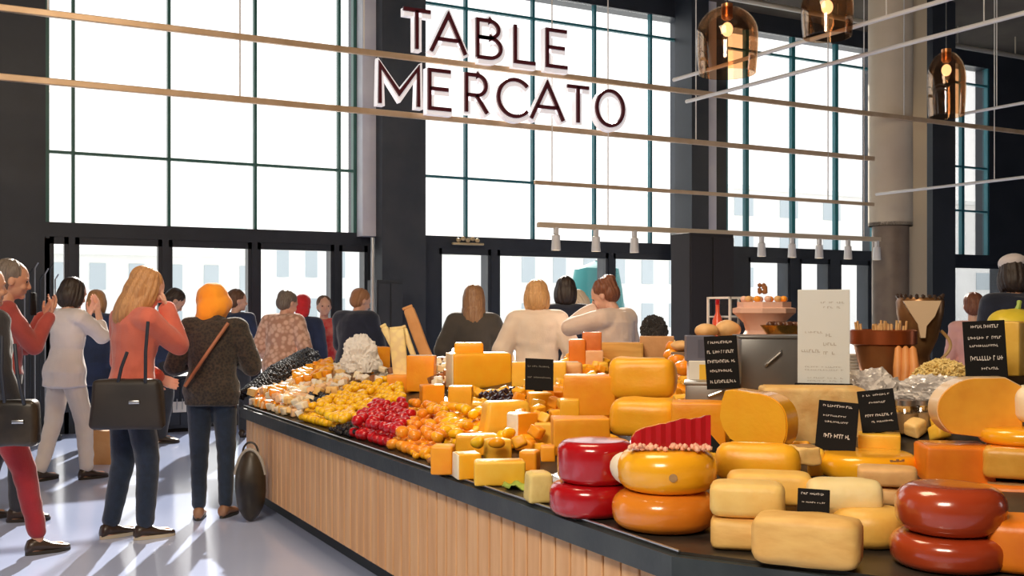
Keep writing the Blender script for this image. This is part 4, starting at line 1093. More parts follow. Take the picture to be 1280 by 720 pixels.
# ------------------------------------------------------------------ packages at the back left
PAPER = mat('kraft_paper', (.62, .33, .14), .75, col2=(.55, .27, .1), scale=8, bump=.2)
PALEP = mat('printed_wrap', (.88, .72, .32), .5, col2=(.8, .62, .3), scale=20, kind='voronoi')
def leaning(px, py, d, L, w_, th_, lean, roll, m, name, label, cat):
    c = at(px, py, d); dz_ = max(0, c.z-surf(c.x, c.y)); c.z -= dz_; L += dz_
    bm = bmesh.new(); box(bm, (0, 0, L/2), (w_, th_, L), bev=th_*.3)
    bmesh.ops.subdivide_edges(bm, edges=[e for e in bm.edges if e.calc_length() > .06], cuts=3, use_grid_fill=True); jitter(bm, .006, 14, px)
    o = tag(obj(name, bm, m, loc=c), label, cat); o.rotation_euler = (radians(-lean), radians(roll), -TH+atan(-(px-640)/F)*0)
    bm = bmesh.new(); box(bm, (0, 0, L+.008), (w_*.9, th_*.5, .02), bev=.004); obj('folded_top', bm, m, o)
leaning(545, 440, 7.9, .36, .085, .06, 8, -22, PAPER, 'paper_bag', 'tall brown paper bag leaning to the left behind the cheeses', 'bag')
leaning(518, 440, 7.8, .24, .05, .05, 8, -28, PALEP, 'wrapped_baguette', 'pale patterned wrapped baguette leaning left, beside the brown bag', 'bread')
leaning(530, 440, 7.75, .20, .04, .04, 8, -20, PALEP, 'wrapped_baguette', 'thin wrapped baguette right against the brown paper bag', 'bread')
leaning(503, 441, 7.7, .17, .11, .04, 6, -6, PALEP, 'snack_packet', 'squat yellow snack packet at the left end of the wrapped row', 'packet')
c, w_, D, h, rz = place((742, 428, 802, 458), 7.0, .2)
t = thing('wooden_tray', 'golden wooden tray in front of the woman with pinned up hair', 'tray', c, rz)
GW = mat('gold_wood', (.75, .42, .10), .5, col2=(.65, .34, .07), scale=6, stretch=(1, 6, 6))
bm = bmesh.new(); box(bm, (0, 0, .01), (w_, D, .02)); obj('tray_base', bm, GW, t, smooth=False)
for n_, cc, ss in (('tray_side', (0, -D/2, h/2), (w_, .012, h)), ('tray_side', (0, D/2, h/2), (w_, .012, h)), ('tray_side', (-w_/2, 0, h/2), (.012, D, h)), ('tray_side', (w_/2, 0, h/2), (.012, D, h))):
    bm = bmesh.new(); box(bm, cc, ss, bev=.003); obj(n_, bm, GW, t, smooth=False)
block((800, 420, 842, 450), 'brown cardboard box right of the golden tray', PAPER, None, d=7.1, depth=.15, bev=.03, jit=.005, name='cardboard_box', cat='box')
block((711, 424, 732, 470), 'orange cheese slab with a white top, left of the golden tray', DEEP, WHITEC, d=6.6, depth=.12, bev=.08)
block((728, 415, 752, 440), 'small terracotta coloured block stacked in front of the tray', ch('terra_paste', (.75, .22, .05), (.65, .16, .03)), None, d=6.62, depth=.1, bev=.06)
block((728, 438, 754, 470), 'peach coloured block under the terracotta block', ch('peach_paste', (.88, .5, .25), (.82, .4, .16)), CREAM, d=6.6, depth=.11, bev=.06)
block((692, 452, 728, 472), 'flat white topped cheese left of the orange slab', ch('peach2', (.85, .5, .22), (.8, .42, .16)), WHITEC, d=6.4, depth=.12, bev=.25)
# folded yellow paper flower (open wrapper)
c = at(848, 447, 6.6); c.z = surf(c.x, c.y)
t = thing('paper_wrapper', 'open pale yellow paper wrapper with petals right of the golden tray', 'wrapper', c)
for k in range(7):
    a = k*.9; bm = bmesh.new()
    P = [(0, 0, 0), (.03, 0, .06), (.04, 0, .13), (.03+.02*(k % 2), 0, .17+.015*(k % 3))]; W_ = [.012, .035, .035, .006]
    rows = [[bm.verts.new((x, s*wv, z)) for s in (-1, 0, 1)] for (x, y, z), wv in zip(P, W_)]
    for r1, r2 in zip(rows, rows[1:]):
        for j in (0, 1): bm.faces.new((r1[j], r1[j+1], r2[j+1], r2[j]))
    bm.transform(rotz(a)); o = obj('petal', bm, mat('yellow_paper', (.88, .72, .34), .6), t); md = o.modifiers.new('t', 'SOLIDIFY'); md.thickness = .003; md2 = o.modifiers.new('s', 'SUBSURF'); md2.levels = 1; md2.render_levels = 1

# floor handbag at the end of the counter
c = on_floor(313, 652)
t = thing('handbag', 'oval black bag standing on the floor against the counter end', 'bag', c, -.5)
BAGM = mat('black_leather', (.012, .009, .007), .4, col2=(.05, .035, .02), scale=6)
bm = bmesh.new(); ball(bm, (0, 0, .235), 1, 4, (.10, .085, .235)); jitter(bm, .006, 9)
for v in bm.verts: v.co.z = max(.0, v.co.z)
obj('bag_body', bm, BAGM, t)
bm = bmesh.new(); tube(bm, [(.10*cos(a)*1.02, -.01, .235+.24*sin(a)) for a in [pi*.1+i*pi*.08 for i in range(11)]], .012, 8); obj('piping', bm, mat('bag_piping', (.35, .32, .28), .5), t)
bm = bmesh.new(); tube(bm, [(.05*cos(a), 0, .45+.07*sin(a)) for a in [i*pi/10 for i in range(11)]], .007, 8); obj('strap', bm, BAGM, t)
# ------------------------------------------------------------------ people
def cone(bm, a, b, ra, rb, n=4, flat=1.0):
    a = Vector(a); b = Vector(b)
    L = (b-a).length
    if L < 1e-6: return
    t = (b-a)/L; pts = []; rs = []
    for k in (-.95, -.75, -.4, 0): pts.append(a+t*ra*k); rs.append(ra*math.sqrt(max(.02, 1-k*k)))
    for i in range(1, n): f = i/n; pts.append(a+(b-a)*f); rs.append(ra+(rb-ra)*f)
    for k in (0, .4, .75, .95): pts.append(b+t*rb*k); rs.append(rb*math.sqrt(max(.02, 1-k*k)))
    tube(bm, pts, rs, 14)
def ik(a, b, l1, l2, pole):
    v = b-a; d = min(v.length, (l1+l2)*.995); v = v.normalized(); b = a+v*d
    x = (l1*l1-l2*l2+d*d)/(2*d); h = math.sqrt(max(0, l1*l1-x*x)); p = (pole-v*pole.dot(v)).normalized()
    return a+v*x+p*h, b
def hand(bm, wrist, dirv, palm_n, curl=35, side=1, s=1):
    """dirv: forearm direction into the hand, palm_n: where the palm faces; thumb on side"""
    d = dirv.normalized(); n = (palm_n-d*palm_n.dot(d)).normalized(); x = d.cross(n)*side
    pc = wrist+d*.05*s
    for u in (-.028, -.010, .010, .028):
        cone(bm, wrist+d*.01+x*u*.6*s, wrist+d*.088*s+x*u*s, .014*s, .0125*s, 2)
    for j, (u, L) in enumerate(((.031, .068), (.011, .078), (-.010, .073), (-.030, .058))):
        p = wrist+d*.088*s+x*u*s; dd = d.copy(); c = radians(curl*(.8+.12*j))
        for k, f in enumerate((.42, .32, .26)):
            dd = (dd*cos(c*.55)+n*sin(c*.55)).normalized()
            q = p+dd*L*f*s; cone(bm, p, q, .0088*s-(.001*k), .008*s-(.001*k), 2); p = q
    p = wrist+d*.025*s+x*.030*s; dd = (d*.7+x*.6+n*.35).normalized(); q = p+dd*.042*s; cone(bm, p, q, .012*s, .010*s, 2)
    dd = (d*.9+x*.15+n*.3).normalized(); cone(bm, q, q+dd*.032*s, .010*s, .008*s, 2)
SKIN = mat('skin', (.60, .32, .20), .5, col2=(.55, .27, .17), scale=5, sss=.1)
SKIN2 = mat('skin_light', (.74, .44, .32), .5, col2=(.70, .38, .28), scale=5, sss=.1)
EYE = mat('eye', (.02, .015, .01), .2)
TOR = [(.86, .150, .105, -.01), (.92, .165, .115, -.012), (.98, .160, .112, -.005), (1.06, .138, .098, .0), (1.12, .132, .094, .004), (1.20, .145, .104, .006), (1.28, .158, .108, .004), (1.35, .160, .098, -.004), (1.40, .135, .078, -.01), (1.435, .080, .060, -.012)]
def person(label, px, d, top_py, face, lean=0, head=(0, 0), hands=None, feet=None, top=None, pants=None, shoes=None, hair=None, skin=None, fine=False, wide=1.0, curl=35, eyes=False, poles=None, turn=0):
    skin = skin or SKIN
    r = ray(px, HZ); base = Vector((r.x*d, r.y*d, 0)); v = Vector((r.x, r.y)).normalized(); a = radians(-face)
    dx, dy = v.x*cos(a)-v.y*sin(a), v.x*sin(a)+v.y*cos(a); rz = math.atan2(-dx, dy)
    Hh = CH-(top_py-HZ)*d/F; s = Hh/(1.73-.10*(1-cos(radians(lean)))-.03*abs(sin(radians(head[1]))))
    t = thing('person', label, 'person', base, rz)
    TB = Matrix.Translation((0, 0, .95)) @ Matrix.Rotation(-radians(lean), 4, 'X') @ Matrix.Translation((0, 0, -.95))
    if turn: TB = TB @ rotz(radians(turn))
    HB = TB @ Matrix.Translation((0, -.01, 1.46)) @ Matrix.Rotation(radians(head[0]), 4, 'Z') @ Matrix.Rotation(-radians(head[1]), 4, 'X') @ Matrix.Scale(1.12, 4) @ Matrix.Translation((0, .01, -1.46))
    hands = hands or (((-.24, .03, .82), (.24, .03, .82)))
    feet = feet or ((-.10, .0, 8), (.10, .0, 8))
    sh = [TB @ Vector((-.165*wide, -.01, 1.385)), TB @ Vector((.165*wide, -.01, 1.385))]
    J = {}
    for i, sd in ((0, -1), (1, 1)):
        tg = TB @ Vector(hands[i]); pole = Vector(poles[i]) if poles else Vector((sd*.6, -.5, -.7))
        el, wr = ik(sh[i], tg, .285, .245, pole); J['a', i] = (sh[i], el, wr)
        fx, fy, yaw = feet[i]; hip = Vector((sd*.088, 0, .90)); ank = Vector((fx, fy-.04, .085))
        kn, an = ik(hip, ank, .417, .402, Vector((sd*.12, 1, 0))); J['l', i] = (hip, kn, an)
    def rings(bm, infl, z0, z1, flare=0, wmul=1):
        R = []; zs = [x for x in TOR if z0-1e-4 <= x[0] <= z1+1e-4]
        if zs and zs[0][0] > z0+.005: x0 = TOR[0]; zs = [(z0, x0[1], x0[2], x0[3])]+zs
        for z, rx, ry, yo in zs:
            f = infl+flare*max(0, (1.1-z)); c = TB @ Vector((0, yo, z)) if z > .9 else Vector((0, yo, z))
            ax = (TB.to_3x3() @ Vector((1, 0, 0)) if z > .9 else Vector((1, 0, 0)))*(rx*wmul*(wide if z > 1.1 else 1)+f); ay = (TB.to_3x3() @ Vector((0, 1, 0)) if z > .9 else Vector((0, 1, 0)))*(ry+f)
            R.append((c, ax, ay))
        # closing rings, rounded
        c, ax, ay = R[0]; R = [(c-Vector((0, 0, .012)), ax*.85, ay*.85)]+R
        loft(bm, R)
    # body
    bm = bmesh.new(); rings(bm, 0, .86, 1.44)
    cone(bm, TB @ Vector((0, -.012, 1.42)), HB @ Vector((0, .0, 1.52)), .056, .050)
    def hb(x, y, z): return HB @ Vector((x, y, z))
    H3 = HB.to_3x3().to_4x4()
    ball(bm, (0, 0, 0), 1, 3, (1, 1, 1), HB @ Matrix.Translation((0, .008, 1.60)) @ Matrix.Diagonal((.074, .094, .098, 1)))
    ball(bm, (0, 0, 0), 1, 3, (1, 1, 1), HB @ Matrix.Translation((0, .032, 1.545)) @ Matrix.Diagonal((.058, .066, .072, 1)))
    ball(bm, (0, 0, 0), 1, 2, (1, 1, 1), HB @ Matrix.Translation((0, .078, 1.497)) @ Matrix.Diagonal((.024, .020, .018, 1)))   # chin
    cone(bm, hb(0, .094, 1.592), hb(0, .112, 1.556), .009, .013, 2); ball(bm, hb(0, .104, 1.552), .014, 2)                    # nose
    ball(bm, (0, 0, 0), 1, 2, (1, 1, 1), HB @ Matrix.Translation((0, .088, 1.525)) @ Matrix.Diagonal((.022, .014, .010, 1)))   # lips
    for sd in (-1, 1):
        ball(bm, (0, 0, 0), 1, 2, (1, 1, 1), HB @ Matrix.Translation((sd*.076, -.002, 1.572)) @ Matrix.Diagonal((.010, .020, .030, 1)))
        ball(bm, (0, 0, 0), 1, 2, (1, 1, 1), HB @ Matrix.Translation((sd*.030, .084, 1.604)) @ Matrix.Diagonal((.026, .012, .009, 1)))  # brow
        ball(bm, (0, 0, 0), 1, 2, (1, 1, 1), HB @ Matrix.Translation((sd*.036, .070, 1.550)) @ Matrix.Diagonal((.024, .022, .022, 1)))  # cheek
    for i, sd in ((0, -1), (1, 1)):
        A, B, Cc = J['a', i]; cone(bm, A, B, .050, .040); cone(bm, B, Cc, .039, .026)
        dv = (Cc-B).normalized(); 
        pn = Vector((-sd, .15, 0)) if dv.z < -.3 else ((HB @ Vector((0, .02, 1.56)))-Cc)
        hand(bm, Cc, dv, pn, curl, -sd if dv.z < -.3 else sd, 1)
        A, B, Cc = J['l', i]; cone(bm, A+Vector((0, 0, -.02)), B, .084, .056); cone(bm, B, Cc, .054, .036)
        fx, fy, yaw = feet[i]; y_ = radians(yaw)*sd; fd = Vector((sin(y_), cos(y_), 0)); an = Cc
        cone(bm, Vector((an.x, an.y, .04))-fd*.03, Vector((an.x, an.y, .03))+fd*.14, .034, .028)
        cone(bm, Cc, Vector((an.x, an.y, .045)), .036, .034)
    b2 = solid(bm, .0062 if fine else .0095, 3 if fine else 4); b2.transform(Matrix.Scale(s, 4)); obj('body', b2, skin, t, angle=80)
    if eyes:
        for sd in (-1, 1):
            bm = bmesh.new(); ball(bm, (0, 0, 0), .012, 2, (1, 1, 1), HB @ Matrix.Translation((sd*.030, .082, 1.588))); bm.transform(Matrix.Scale(s, 4)); obj('eye', bm, EYE, t)
    # trousers
    if pants:
        m, fit, hem = pants; bm = bmesh.new(); rings(bm, .008+fit*.4, .86, 1.06)
        for i in (0, 1):
            A, B, Cc = J['l', i]; cone(bm, A+Vector((0, 0, -.01)), B, .092+fit*.5, .064+fit)
            q = B+(Cc-B)*hem; cone(bm, B, q, .062+fit, .046+fit)
        b2 = solid(bm, .011, 3)
        for v in b2.verts: v.co += noise.noise_vector(Vector((v.co.x*9, v.co.y*9, v.co.z*16)))*.005
        b2.transform(Matrix.Scale(s, 4)); obj('trousers', b2, m, t, angle=80)
    if shoes:
        ms, mo = shoes
        for i, sd in ((0, -1), (1, 1)):
            fx, fy, yaw = feet[i]; y_ = radians(yaw)*sd; A, B, an = J['l', i]
            M = Matrix.Translation((an.x, an.y, 0)) @ rotz(-y_)
            bm = bmesh.new(); R = []
            for y, rx, zt in ((-.068, .022, .055), (-.055, .036, .082), (-.02, .040, .095), (.03, .040, .082), (.08, .044, .056), (.13, .046, .044), (.17, .036, .036), (.19, .018, .028)):
                R.append((Vector((0, y, .018+zt/2-.009)), Vector((rx, 0, 0)), Vector((0, 0, zt/2-.002))))
            loft(bm, R); bm.transform(Matrix.Scale(s, 4) @ M); so = obj('shoe', bm, ms, t, angle=70)
            bm = bmesh.new(); pts = []
            for k in range(28):
                aa = 2*pi*k/28; pts.append((.046*cos(aa)*(1.05 if sin(aa) > 0 else .9), .062+.135*sin(aa)))
            prism(bm, pts, 0.001, .022); bm.transform(Matrix.Scale(s, 4) @ M); obj('sole', bm, mo, so, angle=40)
    # top
    if top:
        m = top['m']; th = top.get('th', .014); bm = bmesh.new(); rings(bm, th, top.get('hem', .93), 1.44, top.get('flare', 0))
        sl = top.get('sleeve', 1.0)
        for i in (0, 1):
            A, B, Cc = J['a', i]; cone(bm, TB @ Vector((0, -.01, 1.37)), A, .075+th, .056+th)
            cone(bm, A, B, .054+th, .044+th)
            if sl > 0: q = B+(Cc-B)*sl*.97; cone(bm, B, q, .044+th, .032+th)
        if top.get('collar'): cone(bm, TB @ Vector((0, -.012, 1.41)), TB @ Vector((0, -.012, 1.41+top['collar'])), .066+th*.6, .060+th*.6)
        b2 = solid(bm, .011 if not fine else .009, 4)
        for v in b2.verts: v.co += noise.noise_vector(Vector((v.co.x*8+px, v.co.y*8, v.co.z*13)))*top.get('fold', .009)
        b2.transform(Matrix.Scale(s, 4)); to = obj('top', b2, m, t, angle=80)
        if top.get('strap'):
            bm = bmesh.new(); P = []
            for k in range(15):
                f = k/14; x = .13-.30*f; z = 1.42-.46*f; P.append(TB @ Vector((x, -(.118+th+.012*sin(pi*f)), z)))
            tube(bm, P, .013, 8); bm.transform(Matrix.Scale(s, 4)); obj('bag_strap', bm, mat('tan_strap', (.35, .14, .07), .6), t)
    # hair
    if hair:
        kind, m = hair; bm = bmesh.new()
        def hbl(x, y, z, rx, ry, rz_): ball(bm, (0, 0, 0), 1, 3, (1, 1, 1), HB @ Matrix.Translation((x, y, z)) @ Matrix.Diagonal((rx, ry, rz_, 1)))
        if kind != 'scarf': hbl(0, -.014, 1.622, .084, .097, .086)
        if kind in ('short', 'bald'): hbl(0, -.042, 1.575, .078, .070, .075)
        if kind == 'bob':
            hbl(0, -.035, 1.56, .094, .078, .105); 
            for sd in (-1, 1): hbl(sd*.068, .005, 1.555, .030, .055, .085)
        if kind == 'long':
            hbl(0, -.04, 1.55, .090, .072, .12); hbl(0, -.065, 1.45, .085, .050, .12)
            for sd in (-1, 1): hbl(sd*.068, .012, 1.545, .028, .050, .10); hbl(sd*.070, -.01, 1.45, .030, .045, .10)
        if kind == 'bun':
            hbl(0, -.04, 1.575, .080, .070, .075); hbl(.0, -.075, 1.66, .050, .045, .040); hbl(.02, -.05, 1.69, .035, .035, .025); hbl(-.05, -.02, 1.62, .05, .06, .05); hbl(.05, -.02, 1.62, .05, .06, .05)
        if kind == 'scarf':
            hbl(0, -.012, 1.612, .108, .120, .104); hbl(0, -.02, 1.54, .108, .106, .10); hbl(.03, -.01, 1.57, .10, .10, .09); hbl(-.055, .0, 1.475, .055, .075, .07); hbl(-.035, -.035, 1.51, .075, .075, .09)
        if kind == 'beanie':
            hbl(0, -.012, 1.625, .090, .105, .090); hbl(0, -.03, 1.58, .086, .086, .06); hbl(0, -.03, 1.53, .078, .07, .09)
        b2 = solid(bm, .0075, 3); Hi = HB.inverted()
        for v in b2.verts:
            l = Hi @ v.co; aa = math.atan2(l.y, l.x)
            f = noise.noise(Vector((aa*6, l.z*5, px))) if kind not in ('scarf', 'beanie') else noise.noise(Vector((aa*2, l.z*14, 3)))*.9
            v.co += (v.co-(HB @ Vector((0, 0, 1.58)))).normalized()*f*.010
        b2.transform(Matrix.Scale(s, 4)); nm = {'scarf': 'headscarf', 'beanie': 'beanie'}.get(kind, 'hair'); obj(nm, b2, m, t, angle=75)
    t['s'] = s
    return t, base, rz, s, J, TB, HB
def cloth(name, c, c2=None, scale=12, rough=.85, kind='noise', bump=.25, bs=120): return mat(name, c, rough, col2=c2 or tuple(x*.8 for x in c), scale=scale, kind=kind, bump=bump, bscale=bs, sheen=.3)
CORAL = cloth('coral_shirt', (.66, .16, .10), (.58, .12, .08), 6)
WHITEB = cloth('white_blouse', (.80, .72, .70), (.74, .66, .64), 6)
CREAMT = cloth('cream_trousers', (.74, .66, .60), (.70, .61, .55), 6)
DENIM = cloth('dark_denim', (.009, .022, .05), (.006, .016, .035), 30)
BLACKC = cloth('black_coat', (.012, .011, .013), (.02, .018, .02), 8)
PLAID = cloth('black_knit', (.012, .010, .009), (.040, .027, .018), 60, kind='voronoi')
REDP = cloth('crimson_trousers', (.34, .012, .02), (.28, .008, .014), 8)
REDT = cloth('brick_red_top', (.38, .06, .045), (.3, .04, .03), 8)
NAVYC = cloth('navy_jacket', (.018, .034, .095), (.014, .026, .07), 8)
NAVYD = cloth('deep_navy_jacket', (.014, .02, .045), (.01, .015, .034), 8)
OLIVE = cloth('dark_olive_top', (.06, .05, .042), (.045, .038, .032), 8)
CREAMS = cloth('cream_sweater', (.88, .74, .62), (.83, .67, .55), 8)
PEACH = cloth('peach_cardigan', (.86, .68, .58), (.80, .60, .50), 8)
PINKH = cloth('pink_top', (.80, .45, .42), (.74, .38, .36), 8)
FLORAL = cloth('floral_blouse', (.78, .50, .38), (.50, .26, .18), 22, kind='voronoi')
GREYT = cloth('charcoal_trousers', (.03, .032, .04), (.02, .022, .03), 8)
BLONDE = mat('blonde_hair', (.58, .30, .12), .5, col2=(.42, .20, .08), scale=5, stretch=(30, 30, 2), bump=.4, bscale=6)
LBLONDE = mat('light_blonde_hair', (.72, .42, .18), .5, col2=(.56, .30, .12), scale=5, stretch=(30, 30, 2), bump=.4, bscale=6)
DARKH = mat('dark_hair', (.022, .014, .012), .45, col2=(.05, .03, .02), scale=5, stretch=(30, 30, 2), bump=.4, bscale=6)
BROWNH = mat('brown_hair', (.16, .075, .04), .5, col2=(.10, .045, .022), scale=5, stretch=(30, 30, 2), bump=.4, bscale=6)
GREYH = mat('grey_hair', (.22, .18, .15), .55, col2=(.13, .10, .08), scale=5, stretch=(30, 30, 2), bump=.4, bscale=6)
AUBURN = mat('auburn_hair', (.27, .10, .05), .5, col2=(.16, .055, .03), scale=5, stretch=(30, 30, 2), bump=.4, bscale=6)
ORSC = cloth('orange_headscarf', (.95, .36, .015), (.88, .28, .01), 5)
REDBN = cloth('red_beanie', (.68, .02, .03), (.55, .015, .02), 10)
SHOEB = mat('dark_shoe', (.035, .022, .016), .35, col2=(.05, .03, .02), scale=8); SHOET = mat('tan_shoe', (.28, .14, .08), .5); SOLEW = mat('pale_sole', (.55, .48, .36), .6); SOLED = mat('dark_sole', (.03, .025, .02), .6)

person('grey haired person in a brick red top lifting a phone at the left edge', 4, 7.2, 325, 84, 2, (0, 8), ((-.08, .24, 1.36), (.06, .26, 1.36)), ((-.1, -.1, 8), (.1, .12, 8)),
       dict(m=REDT, hem=.95, sleeve=1), (GREYT, .012, .95), (SHOEB, SOLED), ('short', GREYH), SKIN, True, eyes=True, poles=((-.3, -.2, -1), (.3, -.2, -1)))
hp = at(42, 380, 7.2)
bm = bmesh.new(); box(bm, (0, 0, 0), (.012, .075, .15), bev=.006); ph_ = tag(obj('phone', bm, CARD, loc=hp, rz=-TH), 'black phone held up by the person in brick red at the left edge', 'phone')
bm = bmesh.new(); box(bm, (-.0065, 0, 0), (.001, .066, .136)); obj('screen', bm, mat('screen_dark', (.02, .025, .03), .1), ph_)
person('person in a black coat and crimson trousers cut off by the left edge', -15, 6.1, 330, 66, -3, (0, 5), ((-.2, .10, 1.0), (.2, .06, .9)), ((-.08, -.05, 6), (.10, .30, 6)),
       dict(m=BLACKC, hem=.80, sleeve=1, th=.03, flare=.05), (REDP, .008, .96), (SHOEB, SOLED), ('short', DARKH), SKIN, True)
person('woman in a white blouse and cream trousers, dark bob, both hands raised', 82, 8.9, 347, 55, 3, (0, 14), ((-.05, .24, 1.42), (.06, .25, 1.45)), ((-.12, -.12, 10), (.12, .16, 10)),
       dict(m=WHITEB, hem=.80, sleeve=.45, flare=.12, th=.022), (CREAMT, .012, .96), (SHOEB, SOLED), ('bob', DARKH), SKIN2, True, poles=((-.5, -.2, -1), (.5, -.2, -1)))
person('person in a navy blue top standing between the white blouse and the coral shirt', 118, 10.9, 362, 20, 6, (20, 14), ((-.1, .25, 1.25), (.1, .25, 1.3)), None,
       dict(m=NAVYC, hem=.70, sleeve=.4, th=.03, flare=.1), (NAVYC, .02, .9), (SHOET, SOLED), ('bob', BLONDE), SKIN2)
person('woman in a coral shirt with long blonde hair holding a hand to her face', 164, 6.65, 333, 64, 4, (-6, 20), ((-.10, .22, 1.02), (.075, .17, 1.46)), ((-.10, -.05, 6), (.085, .09, 6)),
       dict(m=CORAL, hem=.93, sleeve=1, th=.024, collar=.03), (DENIM, .012, .93), (SHOEB, SOLEW), ('long', BLONDE), SKIN2, True, eyes=True, wide=1.08, poles=((-.6, -.5, -.7), (.35, .1, -1)))
person('man in a dark navy suit bending his head, standing by the doors', 203, 11.4, 358, 76, 4, (0, 38), ((-.1, .26, 1.15), (.12, .24, 1.1)), None,
       dict(m=NAVYC, hem=.78, sleeve=1, th=.024), (GREYT, .016, .96), (SHOEB, SOLED), ('short', DARKH), SKIN2, eyes=True)
person('woman in an orange headscarf, black knit jacket and jeans seen from behind', 265, 7.3, 355, 8, 6, (14, 20), ((-.13, .22, 1.18), (.14, .20, 1.2)), ((-.085, -.02, 4), (.095, .05, 18)),
       dict(m=PLAID, hem=.84, sleeve=1, th=.034, flare=.05, fold=.014, strap=True, collar=.05), (DENIM, .006, .93), (SHOET, SOLED), ('scarf', ORSC), SKIN2, True, wide=1.05)
person('person in a navy jacket with light brown hair, far behind the orange headscarf', 294, 11.9, 362, 12, 0, (-60, 4), ((-.22, .05, .85), (.22, .05, .85)), None,
       dict(m=NAVYC, hem=.82, sleeve=1, th=.024), (GREYT, .012, .95), (SHOEB, SOLED), ('short', BROWNH), SKIN2)
person('person in a patterned peach blouse with short grey hair at the far counter end', 350, 10.4, 362, 30, 9, (-20, 12), ((-.2, .2, 1.0), (.2, .2, 1.0)), None,
       dict(m=FLORAL, hem=.84, sleeve=.9, th=.036), (GREYT, .012, .95), (SHOEB, SOLED), ('short', GREYH), SKIN2)
person('person in a red beanie and navy coat seen from behind', 378, 11.6, 369, 5, 2, (0, 4), None, None,
       dict(m=NAVYC, hem=.8, sleeve=1, th=.035), (GREYT, .012, .95), (SHOEB, SOLED), ('beanie', REDBN), SKIN2)
person('person in a bright red top facing the hall between two navy coats', 405, 12.2, 370, 170, 0, (0, 0), ((-.16, .2, 1.1), (.16, .2, 1.1)), None,
       dict(m=cloth('bright_red_top', (.62, .03, .04), (.7, .2, .16), 14), hem=.85, sleeve=1), (GREYT, .012, .95), (SHOEB, SOLED), ('short', BROWNH), SKIN2, eyes=True)
person('broad man in a navy jacket with thin brown hair, looking to the dark pier', 441, 10.9, 360, 38, 8, (-20, 12), ((-.12, .3, 1.1), (.14, .28, 1.1)), None,
       dict(m=NAVYD, hem=.8, sleeve=1, th=.045), (GREYT, .02, .95), (SHOEB, SOLED), ('short', mat('sandy_hair', (.36, .17, .08), .5)), SKIN2, wide=1.2)
person('woman with straight light brown hair in a dark olive top seen from behind', 592, 9.3, 356, 2, 3, (0, 5), ((-.24, .18, 1.0), (.24, .18, 1.0)), None,
       dict(m=OLIVE, hem=.84, sleeve=1, th=.036), (GREYT, .012, .95), (SHOEB, SOLED), ('long', mat('ash_hair', (.36, .20, .10), .5, col2=(.24, .12, .06), scale=5, stretch=(30, 30, 2))), SKIN2, wide=1.0)
person('woman with a blonde bob in a cream sweater seen from behind, centre of the group', 671, 8.6, 350, 0, 4, (0, 8), ((-.24, .18, 1.0), (.26, .18, 1.0)), None,
       dict(m=CREAMS, hem=.84, sleeve=1, th=.042), (CREAMT, .012, .95), (SHOEB, SOLED), ('bob', LBLONDE), SKIN2, wide=1.02)
person('person with short black hair in a navy jacket behind the blonde bob', 707, 9.9, 346, 4, 2, (8, 4), None, None,
       dict(m=NAVYD, hem=.8, sleeve=1, th=.036), (GREYT, .012, .95), (SHOEB, SOLED), ('bob', DARKH), SKIN2, wide=1.05)
person('person with pale blonde hair and a pink top, half hidden by a navy jacket', 737, 11.2, 361, -60, 8, (0, 26), ((-.14, .24, 1.2), (.1, .22, 1.35)), None,
       dict(m=PINKH, hem=.84, sleeve=1, th=.032), (GREYT, .012, .95), (SHOEB, SOLED), ('bob', mat('pale_hair', (.85, .68, .5), .5)), SKIN2)
person('woman in a peach cardigan with pinned up auburn hair, resting her head on her hand', 772, 8.3, 346, -52, 5, (14, 24), ((-.05, .17, 1.47), (.14, .26, 1.08)), None,
       dict(m=PEACH, hem=.84, sleeve=1, th=.03), (GREYT, .012, .95), (SHOEB, SOLED), ('bun', AUBURN), SKIN2, True, eyes=True, poles=((-.8, .4, -.6), (.6, -.5, -.7)))
person('child with auburn hair and pale top far behind the large price card', 1217, 9.6, 366, 2, 0, (0, 0), None, None,
       dict(m=PINKH, hem=.84, sleeve=1), (GREYT, .012, .95), (SHOEB, SOLED), ('short', AUBURN), SKIN2)
pt = person('person with dark curly hair and a cream cap at the right edge of the picture', 1270, 8.2, 322, -20, 4, (-10, 12), None, None,
       dict(m=NAVYD, hem=.84, sleeve=1, th=.03), (GREYT, .012, .95), (SHOEB, SOLED), ('bob', DARKH), SKIN)
bm = bmesh.new(); M = pt[6]; ball(bm, (0, 0, 0), 1, 3, (1, 1, 1), M @ Matrix.Translation((0, -.01, 1.67)) @ Matrix.Diagonal((.09, .105, .06, 1))); bm.transform(Matrix.Scale(pt[3], 4)); obj('cap', bm, WHITEB, pt[0])

# bags carried by people
def tote(px0, px1, y0, y1, d, label, m, straps, dep=.11, rz=None):
    c = at((px0+px1)/2, y1, d); w = (px1-px0)*d/F; h = (y1-y0)*d/F
    t = thing('handbag', label, 'bag', c, -TH+.1 if rz is None else rz)
    bm = bmesh.new(); box(bm, (0, 0, h/2), (w, dep, h), bev=.03, seg=4)
    bmesh.ops.subdivide_edges(bm, edges=[e for e in bm.edges if e.calc_length() > .06], cuts=3, use_grid_fill=True)
    for v in bm.verts: v.co.x *= 1-.10*v.co.z/h
    jitter(bm, .010, 7, px0); obj('bag_body', bm, m, t, angle=60)
    for (sx, sy, tx, ty) in straps:
        a = at(sx, sy, d)-c; b = at(tx, ty, d)-c; R = rotz(-(t.rotation_euler[2])).to_3x3(); a = R @ a; b = R @ b
        bm = bmesh.new(); tube(bm, [a+Vector((0, -.045, 0)), (a+b)/2+Vector((0, -.06, 0)), b+Vector((0, -.02, 0))], .010, 8); obj('strap', bm, mat('bag_strap_dark', (.02, .025, .04), .5), t)
    bm = bmesh.new(); box(bm, (w*.12, -dep/2-.006, h*.55), (.06, .01, .02), bev=.003); obj('clasp', bm, STEEL, t)
